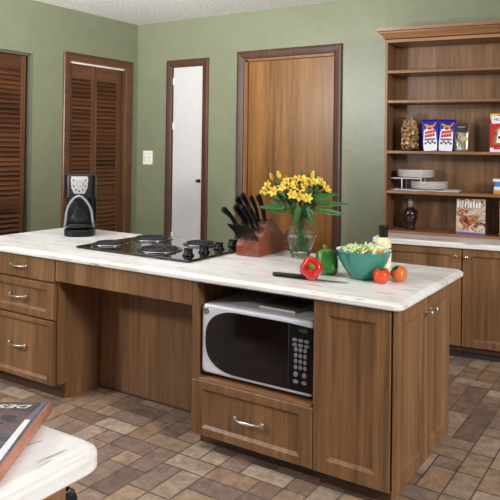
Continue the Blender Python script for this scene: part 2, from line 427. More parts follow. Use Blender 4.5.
# left wall with a cased bifold opening and an uncased closet opening
w = MB(); WT = .1
CY0, CY1, CZ = .10, 1.508, 2.522            # uncased closet
BY0, BY1, BZ = 1.975, 2.825, 2.505         # bifold
w.box(XL-WT, XL, -5, CY0, 0, ZC); w.box(XL-WT, XL, CY0, CY1, CZ, ZC); w.box(XL-WT, XL, CY1, BY0, 0, ZC)
w.box(XL-WT, XL, BY0, BY1, BZ, ZC); w.box(XL-WT, XL, BY1, YB+.12, 0, ZC)
struct(w.build('wall_left', 'wall'))
# back wall with two doors, then the angled stretch behind the bookcase
WX0, WX1, WZ = -3.80, -3.335, 2.525
GX0, GX1, GZ = -2.79, -1.735, 2.545
kink = MBK @ Vector((-.86, .625, 0)); kx = kink.x
KX = kx + (YB-kink.y)*0
w = MB()
w.box(XL, WX0, YB, YB+.12, 0, ZC); w.box(WX0, WX1, YB, YB+.12, WZ, ZC); w.box(WX1, GX0, YB, YB+.12, 0, ZC)
w.box(GX0, GX1, YB, YB+.12, GZ, ZC); w.box(GX1, -1.22, YB, YB+.12, 0, ZC)
struct(w.build('wall_back', 'wall'))
w = MB(); t0 = Vector((-1.22, YB, 0)); dr = Vector((math.cos(AW), math.sin(AW), 0)); nr = Vector((-math.sin(AW), math.cos(AW), 0))
L = 5.2
w.add([t0, t0+dr*L, t0+dr*L+nr*.12, t0+nr*.12, *(p+Vector((0, 0, ZC)) for p in (t0, t0+dr*L, t0+dr*L+nr*.12, t0+nr*.12))],
      [(0, 3, 2, 1), (4, 5, 6, 7), (0, 1, 5, 4), (1, 2, 6, 5), (2, 3, 7, 6), (3, 0, 4, 7)])
struct(w.build('wall_right', 'wall'))
WALLN = (t0-PB).dot(nr)                    # distance of the angled wall from the bookcase origin

def trim_frame(fn, u0, u1, v1, wdt, th, wdl=None, wdr=None, v0=0):
    """door casing with mitred corners and a stepped profile; u0,u1,v1 = outer size"""
    wl = wdl or wdt; wr = wdr or wdt
    mb = MB()
    prof = [(0, 0), (0, th*.6), (.08, th*.9), (.3, th), (.7, th*.8), (.92, th*.62), (1, th*.5), (1, 0)]
    rings = []
    for k, h in prof:
        rings.append([fn(u0+k*wl, v0, h), fn(u0+k*wl, v1-k*wdt, h), fn(u1-k*wr, v1-k*wdt, h), fn(u1-k*wr, v0, h)])
    return mb.loops(rings, close=False, cap0=False, cap1=False, smooth=False)

BW = lambda x, z, h: (x, YB-h, z)
LW = lambda y, z, h: (XL+h, y, z)
# white narrow door
d1 = struct(MB().box(WX0+.02, WX1-.006, YB+.012, YB+.047, .01, WZ-.008).build('door_1', 'white_paint', bevel=.002))
for z in (2.36, 1.85, .6):
    hb = MB(); hb.tube([(WX0+.022, YB+.006, z-.04), (WX0+.022, YB+.006, z+.04)], .006, 10); hb.box(WX0+.022, WX0+.034, YB+.009, YB+.012, z-.04, z+.04); hb.build('hinge', 'ivory', d1)
kb = MB(); kb.lathe([(.022, 0), (.022, .004), (.010, .008), (.010, .022), (.017, .028), (.019, .036), (.012, .044)], n=20); kb.xf(T(WX1-.062, YB+.012, 1.235) @ Matrix.Rotation(PI/2, 4, 'X')); kb.build('knob', 'darkvase', d1)
struct(trim_frame(BW, -3.868, -3.267, 2.60, .082, .022).build('trim_1', 'trim'))
w = MB(); w.box(WX0-.0, WX0+.018, YB, YB+.11, 0, WZ); w.box(WX1-.004, WX1, YB, YB+.11, 0, WZ); w.box(WX0, WX1, YB, YB+.11, WZ-.006, WZ); w.box(WX0, WX1, YB+.10, YB+.12, 0, WZ)
struct(w.build('trim_2', 'trim'))
# large wood door
struct(MB().box(GX0+.035, GX1-.02, YB+.02, YB+.06, .01, GZ-.022).build('door_2', 'back_door', bevel=.003))
struct(trim_frame(BW, -2.885, -1.660, 2.635, .085, .03).build('trim_3', 'trim'))
w = MB(); w.box(GX0, GX0+.033, YB-.002, YB+.10, 0, GZ); w.box(GX1-.018, GX1, YB-.002, YB+.10, 0, GZ); w.box(GX0, GX1, YB-.002, YB+.10, GZ-.02, GZ); w.box(GX0, GX1, YB+.09, YB+.12, 0, GZ)
struct(w.build('trim_4', 'jamb'))
# bifold casing
struct(trim_frame(LW, 1.890, 2.918, 2.597, .085, .028).build('trim_5', 'trim_y'))
w = MB(); w.box(XL-.09, XL-.0, BY0, BY0+.012, 0, BZ); w.box(XL-.09, XL, BY1-.016, BY1, 0, BZ); w.box(XL-.099, XL-.09, BY0, BY1, 0, BZ)
struct(w.build('trim_6', 'stile'))
struct(MB().box(XL-.05, XL-.012, BY0+.012, BY1-.016, BZ-.017, BZ).build('trim_7', 'ivory'))
# closet recess: painted return, track and dark inside
w = MB(); w.box(XL-.75, XL-.10, CY1, CY1+.02, 0, CZ); w.box(XL-.75, XL-.10, CY0-.02, CY0, 0, CZ); w.box(XL-.75, XL-.1, CY0, CY1, CZ, CZ+.02); w.box(XL-.77, XL-.75, CY0, CY1, 0, CZ)
struct(w.build('wall_closet', 'recess'))
w = MB(); w.box(XL-.099, XL-.001, CY1-.004, CY1-.0005, 0, CZ); w.box(XL-.099, XL-.001, CY0, CY1, CZ-.004, CZ-.0005)
struct(w.build('trim_8', 'recess'))
struct(MB().box(XL-.075, XL-.035, CY0, CY1-.02, CZ-.022, CZ-.004).build('trim_9', 'recess'))

def louver_leaf(name, y0, y1, z0, z1, xf, sw, top, mid, parent=None):
    """one louvered leaf: stiles, rails and slats; xf = its front x"""
    th = .035
    fr = MB()
    for a, b_ in ((y0, y0+sw), (y1-sw, y1)): fr.box(xf-th, xf, a, b_, z0, z1)
    o = fr.build(name, 'stile', parent, bevel=.002)
    rl = MB()
    for a, b_ in ((z1-top, z1), (mid, mid+.13), (z0, z0+.18)): rl.box(xf-th+.003, xf-.003, y0+sw, y1-sw, a, b_)
    rl.build('rail', 'louver', o, bevel=.002)
    sl = MB(); pitch = .0455
    for (a, b_) in ((z0+.18, mid), (mid+.13, z1-top)):
        n = int((b_-a)/pitch)
        for k in range(n):
            z = a+(k+.5)*(b_-a)/n
            sl.obox((xf-th/2, (y0+y1)/2, z), (.0155, 0, -.0245*1), (0, (y1-y0)/2-sw, 0), (.0042, 0, .0027))
    sl.build('louver_slat', 'louver', o)
    return o
zt = BZ-.020
for i, (a, b_) in enumerate(((BY0+.016, 2.352), (2.356, 2.748))):
    struct(louver_leaf('door_%d' % (3+i), a, b_, .02, zt, XL-.022, .042, .155, 1.0))
for i, (a, b_) in enumerate((((CY0+.01), .755), (.76, 1.452))):
    struct(louver_leaf('door_%d' % (5+i), a, b_, .02, CZ-.03, XL-.04, .05, .15, .95))
w = MB(); w.box(XL-.05, XL-.03, 2.752, BY1-.016, .0, BZ-.02)
struct(w.build('trim_10', 'stile'))
# switch plate
t = thing('light_switch', 'ivory double light switch plate on the green wall left of the white door', 'light switch', (-4.14, YB, 1.48))
MB().box(-4.212, -4.068, YB-.012, YB, 1.40, 1.562).build('plate', 'ivory', t, bevel=.004)
for x in (-4.175, -4.105):
    MB().obox((x, YB-.018, 1.482), (.008, 0, 0), (0, .010, 0), (0, -.004, .018)).build('toggle', 'white_pl', t, bevel=.002)
for x in (-4.175, -4.105):
    for z in (1.44, 1.525): MB().tube([(x, YB-.011, z), (x, YB-.014, z)], .0055, 8).build('screw', 'rubber', t)

# ------------------------------------------------------------------ counters
def slab(x0, x1, y0, y1, zb, zt, r, steps, mat, name, corners=(1, 1, 1, 1)):
    mb = MB()
    def outline(ins, z):
        pts = []
        for (cx, cy, a0, on) in ((x1-r, y0+r, -90, corners[0]), (x1-r, y1-r, 0, corners[1]), (x0+r, y1-r, 90, corners[2]), (x0+r, y0+r, 180, corners[3])):
            rr = (r if on else .004); cx2 = cx+(r-rr)*(1 if cx > (x0+x1)/2 else -1); cy2 = cy+(r-rr)*(1 if cy > (y0+y1)/2 else -1)
            ra = max(rr-ins, .001); k = ins-(rr-ra)
            for i in range(9):
                a = math.radians(a0+90*i/8)
                sx = 1 if cx > (x0+x1)/2 else -1; sy = 1 if cy > (y0+y1)/2 else -1
                pts.append((cx2-sx*k+ra*math.cos(a), cy2-sy*k+ra*math.sin(a), z))
        return pts
    mb.loops([outline(i, z) for i, z in steps], smooth=False)
    return mb.build(name, mat)
def cstep(zb, zt): 
    h = zt-zb
    return [(.006, zb), (0, zb+.006), (0, zb+h*.62), (.004, zb+h*.74), (.013, zb+h*.80), (.015, zb+h*.86), (.022, zb+h*.96), (.034, zt)]
c = slab(-3.21, .045, -.022, 1.03, .896, .932, .05, cstep(.896, .932), 'marble', 'countertop')
tag(rebase(c, (-1.6, .5, .896)), 'long white streaked marble-look countertop of the kitchen island', 'countertop')
TOP = .9325
c = slab(-2.2, -.064, -3.6, -1.678, .862, .918, .06, cstep(.862, .918), 'marble_y', 'countertop')
tag(rebase(c, (-1.0, -2.6, .862)), 'white marble-look countertop corner in the near foreground under the book', 'countertop')

# ------------------------------------------------------------------ island cabinets
ISL = 'island base cabinets'
# left drawer unit
t = thing('drawer_cabinet', 'brown walnut drawer cabinet with three drawers at the left end of the island', 'cabinet', (-2.7, .4, 0), group=None)
b_ = MB(); b_.box(-3.17, -2.197, .024, .86, .10, .895); b_.box(-3.17, -2.197, .095, .86, 0, .10); b_.build('body', 'wood', t, bevel=.002)
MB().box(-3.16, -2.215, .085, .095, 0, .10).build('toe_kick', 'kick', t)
MB().box(-3.17, -2.93, .004, .024, .10, .88).build('filler_panel', 'wood', t, bevel=.002)
for (z0, z1, hz, fl) in ((.748, .892, .822, True), (.510, .738, .626, False), (.10, .500, .309, False)):
    o = panel_front(FX, -2.92, -2.212, z0, z1, .078 if z1-z0 < .3 else .062, .048 if z1-z0 < .3 else .032, flat=fl).build('drawer', 'wood', t)
    handle(o, -2.562, hz)
# knee space
o = panel_front(FX, -2.204, -1.126, .760, .892, .1, .1, flat=True).build('apron_panel', 'wood'); rebase(o, (-1.65, 0, .76)); tag(o, 'long plain walnut apron panel under the cooktop above the open knee space', 'panel')
o = MB().box(-2.170, -1.135, .360, .380, .014, .895).build('knee_space_panel', 'wood', bevel=.002); rebase(o, (-1.65, .37, .014)); tag(o, 'recessed plain walnut back panel of the open knee space below the cooktop', 'panel')
o = MB().box(-2.194, -1.135, .365, .40, .0, .013).build('floor_strip', 'kick'); rebase(o, (-1.65, .38, 0)); tag(o, 'thin dark strip on the floor along the bottom of the knee space panel', 'strip')
# microwave unit: open niche above one drawer
t = thing('microwave_cabinet', 'walnut island cabinet with an open niche over one wide drawer', 'cabinet', (-.76, .4, 0))
b_ = MB(); b_.box(-1.124, -1.092, .003, .86, .10, .895); b_.box(-.404, -.392, .024, .86, .10, .895); b_.box(-1.096, -.406, .84, .86, .10, .895)
b_.box(-1.096, -.406, .003, .84, .10, .12); b_.box(-1.124, -.392, .11, .86, 0, .10)
b_.build('body', 'wood', t)
MB().box(-1.096, -.406, .012, .84, .356, .384).build('shelf', 'wood_h', t, bevel=.002)
MB().box(-1.096, -.406, .05, .84, .876, .895).build('top_rail', 'wood_h', t)
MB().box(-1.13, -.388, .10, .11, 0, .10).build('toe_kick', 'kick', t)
o = panel_front(FX, -1.119, -.394, .085, .372, .072, .044).build('drawer', 'wood', t)
handle(o, -.752, .228)
# corner unit
t = thing('corner_cabinet', 'walnut cabinet at the right end of the island with doors on two sides', 'cabinet', (-.19, .45, 0))
b_ = MB(); b_.box(-.388, -.002, .028, .80, .09, .895); b_.box(-.386, -.03, .085, .80, 0, .09)
b_.build('body', 'wood', t)
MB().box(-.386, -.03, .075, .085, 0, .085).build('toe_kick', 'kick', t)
o = panel_front(FX, -.390, -.008, .083, .892, .075, .068).build('door', 'wood', t)
for a, b2 in ((.003, .414), (.418, .800)):
    o = panel_front(SX, a, b2, .080, .892, .078, .072).build('door', 'wood', t)
    knob(o, SX, {.003: .375, .418: .457}[a], .818)

# ------------------------------------------------------------------ foreground cabinet
t = thing('base_cabinet', 'golden brown wooden cabinet under the near foreground countertop', 'cabinet', (-1.0, -2.6, 0))
MB().box(-2.1, -.079, -3.5, -1.79, .0, .862).build('body', 'wood', t, bevel=.002)
t = thing('storage_bin', 'glossy black rounded bin on the floor under the foreground counter corner', 'bin', (-.35, -1.74, 0))
o = MB(); rk = lambda k, z: [(x, y, z) for x, y in ((-.60+k, -1.784+k), (-.135-k, -1.784+k), (-.125-k, -1.77+k), (-.125-k, -1.715-k), (-.14-k, -1.70-k), (-.60+k, -1.70-k))]
o.loops([rk(.01, 0), rk(0, .02), rk(0, .78), rk(.004, .795), rk(.012, .802)], smooth=False)
o.build('body', 'black_glossy', t, bevel=.006, seg=3)
MB().box(-.58, -.15, -1.782, -1.712, .802, .816).build('lid', 'black', t, bevel=.008, seg=3)

# ------------------------------------------------------------------ book on the foreground counter
bt = Vector((-.300, -1.650)); e2 = Vector((.55, -.835)).normalized(); e1 = Vector((-.835, -.55)).normalized()
MBOOK = Matrix(((e1.x, e2.x, 0, bt.x), (e1.y, e2.y, 0, bt.y), (0, 0, 1, .919), (0, 0, 0, 1)))
t = thing('hardcover_book', 'large hardcover dessert book with a dark photo cover and salmon spine on the foreground counter', 'book', mat=T(bt.x, bt.y, .919))
BWd, BH, BT_ = .30, .42, .030
w = MB().box(.004, BWd, 0, BH, BT_-.004, BT_).xf(MBOOK).build('front_cover', 'cover', t, bevel=.001)
MB().box(.004, BWd, 0, BH, 0, .004).xf(MBOOK).build('back_cover', 'cover', t)
MB().box(.008, BWd-.006, .005, BH-.005, .004, BT_-.004).xf(MBOOK).build('pages', 'paper', t)
sp = MB(); ring0 = []; ring1 = []
for i in range(9):
    a = -PI/2+PI*i/8; ring0.append((.004-.010*math.cos(a), 0, BT_/2+BT_/2*math.sin(a))); ring1.append((.004-.010*math.cos(a), BH, BT_/2+BT_/2*math.sin(a)))
sp.loops([ring0, ring1], smooth=True).xf(MBOOK).build('spine', 'bookspine', t)
w = MB()
w.add([(.014, .11, BT_+.0006), (.028, .11, BT_+.0006), (.030, .42, BT_+.0006), (.008, .42, BT_+.0006)], [(0, 1, 2, 3)]).xf(MBOOK).build('white_stripe', 'white_print', t)
MB().add([(.008, 0, BT_+.0004), (.017, 0, BT_+.0004), (.028, .11, BT_+.0004), (.012, .11, BT_+.0004)], [(0, 1, 2, 3)]).xf(MBOOK).build('cover_stripe', 'lav_print', t)
# title reads from the far side: letters are upside down for the camera
tm = text_mesh('DESSERTS', .030, align='LEFT', shear=.25, ext=.0003)
tm.xf(MBOOK @ T(.036, .030, BT_+.0008) @ Matrix(((1.6, 0, 0, 0), (0, 1.0, 0, 0), (0, 0, 1, 0), (0, 0, 0, 1))))
tm.build('title', 'ivory', t)

# ------------------------------------------------------------------ cooktop
t = thing('cooktop', 'black glossy four-burner electric cooktop set into the island counter', 'cooktop', (-1.85, .6, TOP))
MB().box(-2.275, -1.325, .225, .965, TOP, TOP+.016).build('glass_top', 'black_glossy', t, bevel=.010, seg=3)
zt = TOP+.016
for x, y, r in ((-2.15, .42, .106), (-2.09, .78, .128), (-1.72, .43, .130), (-1.665, .79, .106)):
    pan = MB(); pan.lathe([(r+.014, .000), (r+.015, .004), (r+.008, .008), (r-.002, .005), (r*.85, .002), (.01, .001)], (x, y, zt), n=40)
    pan = plabel(pan.build('burner', 'pan', t), 'chrome drip pan with a black coil')
    co = MB()
    pts = []
    turns = 4.0 if r < .11 else 5.0; n = int(turns*28)
    for i in range(n+1):
        k = i/n; a = 2*PI*turns*k; rr = .018+(r-.022)*k
        pts.append((x+rr*math.cos(a), y+rr*math.sin(a), zt+.010))
    pts.append((x+r-.002, y-.01, zt+.009)); pts.append((x+r+.005, y-.012, zt+.005))
    co.tube(pts, .0078 if r > .11 else .0075, 6); co.build('coil', 'blackmatte', pan)
for y in (.36, .52, .68, .84):
    k = MB(); x = -1.435
    k.lathe([(.036, 0), (.036, .008), (.029, .012), (.025, .032), (.021, .036)], (x, y, zt), n=20)
    k.obox((x, y, zt+.036), (.026, .004, 0), (-.001, .008, 0), (0, 0, .010))
    kn = k.build('knob', 'black', t, bevel=.001)

# ------------------------------------------------------------------ coffee maker
CM = T(-2.752, .705, TOP) @ RZ(math.radians(42))     # local -y faces the room
t = thing('coffee_maker', 'black and silver drip coffee maker with a glass carafe on the left of the island', 'coffee maker', mat=CM)
def rr_loop(cx, cy, hx, hy, r, z, n=5):
    p = []
    for sx, sy, a0 in ((1, -1, -90), (1, 1, 0), (-1, 1, 90), (-1, -1, 180)):
        for i in range(n+1):
            a = math.radians(a0+90*i/n); p.append((cx+sx*(hx-r)+r*math.cos(a), cy+sy*(hy-r)+r*math.sin(a), z))
    return p
def rbox(mb, x0, x1, y0, y1, z0, z1, r, e=.004):
    cx, cy, hx, hy = (x0+x1)/2, (y0+y1)/2, (x1-x0)/2, (y1-y0)/2
    return mb.loops([rr_loop(cx, cy, hx-e, hy-e, max(r-e, .001), z0), rr_loop(cx, cy, hx, hy, r, z0+e), rr_loop(cx, cy, hx, hy, r, z1-e), rr_loop(cx, cy, hx-e, hy-e, max(r-e, .001), z1)], smooth=False)
m = MB(); rbox(m, -.112, .112, -.15, .13, 0, .05, .095); m.build('base', 'black', t, local=True)
m = MB(); rbox(m, -.112, .112, .04, .13, .04, .30, .03); m.build('water_tank', 'black', t, local=True)
m = MB(); rbox(m, -.112, .112, -.105, .13, .285, .455, .035); m.build('brew_head', 'black', t, local=True)
m = MB(); rbox(m, -.105, .105, -.095, .125, .452, .462, .035); m.build('lid', 'black_glossy', t, local=True)
fp = MB(); poly = [(-.058, .448), (.058, .448), (.064, .425), (.058, .36), (.038, .318), (-.038, .318), (-.058, .36), (-.064, .425)]
cpn = fp.prism(poly, lambda u, v, d: (u, d, v), -.112, -.100).build('control_panel', 'satin', t, local=True, bevel=.002)
dm = MB(); dm.loops([[(r*math.cos(2*PI*i/24), y, .395+r*.8*math.sin(2*PI*i/24)) for i in range(24)] for r, y in ((.028, -.110), (.028, -.117), (.023, -.119), (.021, -.116))]); dm.build('dial', 'grey_pl', cpn, local=True)
for u, v in ((-.044, .418), (.044, .418), (-.042, .375), (.042, .375), (0, .338), (-.024, .348), (.024, .348)):
    MB().loops([[(u+.006*math.cos(2*PI*i/12), y, v+.006*math.sin(2*PI*i/12)) for i in range(12)] for y in (-.111, -.117)]).build('button', 'black', cpn, local=True)
m = MB(); m.lathe([(.052, 0), (.052, .018), (.045, .028), (.03, .03)], (0, -.035, .268), n=24); m.build('filter_cone', 'steel', t, local=True)
ca = MB(); pr = [(.088, .0), (.102, .012), (.106, .04), (.102, .08), (.088, .125), (.068, .175), (.056, .21), (.052, .225)]
ca.lathe(pr+[(r-.004, z) for r, z in pr[::-1][:-1]]+[(.08, .006)], (0, -.035, .046), n=32)
car = ca.build('carafe', 'smokeglass', t, local=True)
m = MB(); m.lathe([(.080, .008), (.096, .014), (.099, .04)], (0, -.035, .046), n=32); m.build('coffee', 'coffee', car, local=True)
m = MB(); m.lathe([(.107, .030), (.109, .034), (.109, .045), (.106, .048)], (0, -.035, .046), n=32, cap0=False, cap1=False); m.build('band', 'black', car, local=True)
m = MB(); m.lathe([(.05, .220), (.056, .222), (.055, .234), (.03, .238)], (0, -.035, .046), n=24); m.build('carafe_lid', 'black', car, local=True)
hp = []
for i in range(13):
    a = PI*i/12; hp.append((-.098*math.cos(a)*(1-.3*math.sin(a)**2), -.095-.045*math.sin(a), .115+.190*math.sin(a)**.8))
hm = MB(); hm.tube([(-.106, -.085, .07)]+hp+[(.106, -.085, .07)], .009, 8); plabel(hm.build('handle', 'grey_pl', car, local=True), 'arched silver-grey carafe handle')

# ------------------------------------------------------------------ knife block with knives
KB = T(-1.275, 0.640, TOP) @ RZ(.03)
t = thing('knife_block', 'reddish brown wooden knife block standing beside the cooktop', 'knife block', mat=KB)
prof = [(0, 0), (.40, 0), (.40, .065), (.155, .235), (.125, .225), (.055, .12), (0, .066)]
MB().prism(prof, lambda u, v, d: (d, u, v), 0, .165).build('body', 'block', t, local=True, bevel=.003)
def knife(i, x, s0, L, wd, d, group, label, blade=0.0, tilt=0):
    """handle leaving the block at local (x, s0[0], s0[1]) in direction d"""
    d = Vector(d).normalized(); side = Vector((1, 0, 0)); up = d.cross(side).normalized()
    p = KB @ Vector((x, *s0)); R = KB.to_3x3(); d = R @ d; side = R @ side; up = R @ up
    k = thing('kitchen_knife' if group != STK else 'steak_knife', label, 'knife', tuple(p), group=group)
    hb = MB(); rings = []
    n = 10
    prof = [(0, .55, .8), (.08, .7, .95), (.2, .95, .9), (.45, .82, .85), (.7, 1.0, .95), (.88, 1.15, 1.0), (.97, .95, .8), (1, .5, .5)]
    for q, a, b2 in prof:
        c_ = p+d*(blade+q*L)+up*(.012*math.sin(q*PI)*wd/.02)
        rings.append([c_+side*(wd*.38*b2*math.cos(2*PI*j/n))+up*(wd*.86*a*math.sin(2*PI*j/n)) for j in range(n)])
    hb.loops(rings); hb.build('handle', 'black', k)
    bl = MB(); bl.obox(p+d*(blade/2-.03), side*.0022, up*(wd*.8), d*(.03+blade/2)); bl.build('blade', 'blade', k)
    return k
STK = 'steak knives in the lower row of the block'; LRG = 'large knives in the upper slots of the block'
ordn = ['leftmost', 'second from the left', 'third from the left', 'fourth from the left', 'fourth from the right', 'third from the right', 'second from the right', 'rightmost']
for i in range(8):
    knife(i, .014+i*.0195, (.028, .095), .16, .0095, (-.10, -.66, .60), STK, 'black-handled steak knife, %s in the lower row of the block' % ordn[i], .004)
big = [(.012, (.06, .128), .17, .024, (-.32, -.55, .72), .055, 'black-handled knife leaning out at the far left of the block with its blade showing'),
       (.040, (.075, .15), .19, .027, (-.14, -.58, .8), .015, 'thick black-handled knife, left one just above the steak knives'),
       (.082, (.08, .155), .18, .026, (-.12, -.58, .8), .02, 'thick black-handled knife, middle one just above the steak knives'),
       (.124, (.08, .155), .15, .023, (-.10, -.58, .8), .03, 'shorter black-handled knife, right one just above the steak knives'),
       (.025, (.105, .19), .19, .027, (-.12, -.52, .84), .02, 'black-handled knife at the top left slot of the block'),
       (.062, (.11, .20), .20, .026, (-.10, -.52, .84), .025, 'tallest black-handled knife in the upper slots of the block'),
       (.100, (.115, .208), .18, .024, (-.06, -.50, .86), .015, 'black-handled knife right of the tallest one in the block'),
       (.14, (.12, .215), .18, .029, (-.04, -.46, .88), .01, 'broad black-handled knife at the top right slot of the block')]
for i, (x, s0, L_, wd, d, bl, lab) in enumerate(big): knife(i, x, s0, L_, wd, d, LRG, lab, bl)

# ------------------------------------------------------------------ knife lying on the counter
t = thing('kitchen_knife', 'black-handled kitchen knife lying on the counter in front of the red pepper', 'knife', (-.52, .2, TOP))
a = Vector((-.735, .195, TOP+.012)); d = Vector((.40, .05, 0)).normalized(); sd = Vector((-d.y, d.x, 0))
rings = []
for q, wv, hv in ((0, .010, .010), (.015, .018, .012), (.05, .012, .011), (.1, .018, .012), (.14, .017, .012), (.18, .016, .012), (.2, .012, .010), (.212, .014, .010)):
    rings.append([a+d*q+sd*(wv*math.cos(2*PI*j/10))+Vector((0, 0, hv*math.sin(2*PI*j/10))) for j in range(10)])
MB().loops(rings).build('handle', 'black', t)
z = .008; p0 = a+d*.20; out = [(0, -.012), (.12, -.013), (.17, -.008), (.215, .006), (.2, .009), (0, .011)]
m = MB(); n = len(out)
m.add([p0+d*u+sd*v+Vector((0, 0, -z+.0015)) for u, v in out]+[p0+d*u+sd*v+Vector((0, 0, -z-.0015)) for u, v in out], [list(range(n)), [n+i for i in range(n)][::-1]]+[[i, n+i, n+(i+1) % n, (i+1) % n] for i in range(n)])
m.build('blade', 'blade', t)

# ------------------------------------------------------------------ vase and flowers
VX, VY = -0.895, 0.793
t = thing('glass_vase', 'clear glass urn-shaped vase of water and yellow flowers on the island', 'vase', (VX, VY, TOP))
outp = [(.050, 0), (.058, .004), (.060, .012), (.062, .03), (.078, .07), (.092, .11), (.097, .145), (.092, .17), (.072, .192), (.054, .204), (.052, .225), (.058, .242), (.062, .248)]
inp = [(.059, .247), (.055, .241), (.049, .225), (.051, .206), (.069, .19), (.088, .168), (.093, .145), (.088, .11), (.074, .07), (.056, .03), (.045, .018), (.01, .016)]
MB().lathe(outp+inp, (VX, VY, TOP), n=40).build('body', 'glass', t)
m = MB(); m.lathe([(.043, .021), (.054, .032), (.0715, .07), (.0855, .11), (.0895, .135)], (VX, VY, TOP), n=40); m.build('water', 'water', t)
MB().torus((VX, VY, TOP+.150), .0965, .003, 40, 6).build('shoulder_ring', 'glass', t)

# camera (same numbers are used to place the bouquet on its own plane in depth)
f, cyp, pit, rol, yaw = 655.0, 142.2, -.009, .013, -.574
CAM = Vector((1.04, -2.793, 1.608))
def m3(rows): return Matrix(rows)
c_, s_ = math.cos, math.sin
Rx = m3([[1, 0, 0], [0, c_(pit), -s_(pit)], [0, s_(pit), c_(pit)]]); Rr = m3([[c_(rol), -s_(rol), 0], [s_(rol), c_(rol), 0], [0, 0, 1]])
Ry = m3([[c_(yaw), -s_(yaw), 0], [s_(yaw), c_(yaw), 0], [0, 0, 1]]); base = m3([[1, 0, 0], [0, 0, -1], [0, 1, 0]])
RM = Rr @ Rx @ base @ Ry

# blooms: (x, y, z) worked out once from where each stands in the bouquet
def leaf_mesh(p, d, up, L, wd, bend=.3, n=7, fold=.25):
    mb = MB(); p = Vector(p); d = Vector(d).normalized(); up = Vector(up); sd = d.cross(up).normalized(); up = sd.cross(d).normalized()
    rows = []
    for i in range(n+1):
        t_ = i/n; w_ = wd*(math.sin(PI*min(1, t_*.97+.03))**.8)*(1-.35*t_)
        c2 = p+d*(L*t_)-up*(bend*L*t_*t_)
        rows.append([c2-sd*w_+up*(fold*w_), c2-sd*w_*.5+up*(fold*w_*.35), c2, c2+sd*w_*.5+up*(fold*w_*.35), c2+sd*w_+up*(fold*w_)])
    return mb.loops(rows, close=False, cap0=False, cap1=False)
V = Vector
BL = [  # dx along x, z height above counter, dy depth, kind, label bit
 (-.175, .475, .03, 1, 'half-open bud standing at the upper left'),
 (-.135, .49, -.02, 1, 'orange-streaked bud at the top, second from the left'),
 (-.205, .43, .02, 0, 'blossom at the far left edge, upper one'),
 (-.170, .400, -.06, 0, 'blossom at the left, lowest of the left edge'),
 (-.215, .400, .0, 0, 'small bloom lowest at the far left edge'),
 (-.095, .465, -.03, 0, 'large open blossom at the upper left middle'),
 (-.120, .425, -.07, 0, 'round blossom left of centre'),
 (-.060, .435, -.08, 0, 'open blossom just left of centre'),
 (-.060, .385, -.10, 0, 'blossom hanging low left of the stems'),
 (-.020, .375, -.10, 0, 'blossom hanging low over the vase neck'),
 (-.010, .425, -.09, 0, 'large yellow blossom in the middle of the bouquet'),
 (-.035, .47, -.01, 0, 'pale bloom behind the centre of the bouquet'),
 (.005, .475, -.02, 0, 'blossom at the top centre'),
 (.020, .44, -.08, 1, 'red-orange streaked blossom right of centre'),
 (.030, .365, -.10, 0, 'drooping blossom lowest in the bouquet'),
 (.050, .455, -.02, 0, 'blossom between centre and right'),
 (.065, .49, .0, 1, 'round bud at the top right'),
 (.075, .46, -.03, 0, 'blossom below the top right bud'),
 (.110, .47, .04, 0, 'small bud behind on the right'),
 (.125, .445, -.02, 0, 'blossom at the right edge, upper one'),
 (.150, .415, -.03, 0, 'pale yellow blossom at the right edge, lower one'),
 (.100, .44, .06, 0, 'bloom half hidden at the back right'),
 (-.245, .395, -.03, 2, 'tiny pale bud sticking out above the knife block'),
]
rnd = random.Random(4)
rt = Vector((RM[0][0], RM[0][1], RM[0][2])); fw = Vector((RM[2][0], RM[2][1], 0)).normalized(); rt.z = 0; rt.normalize()
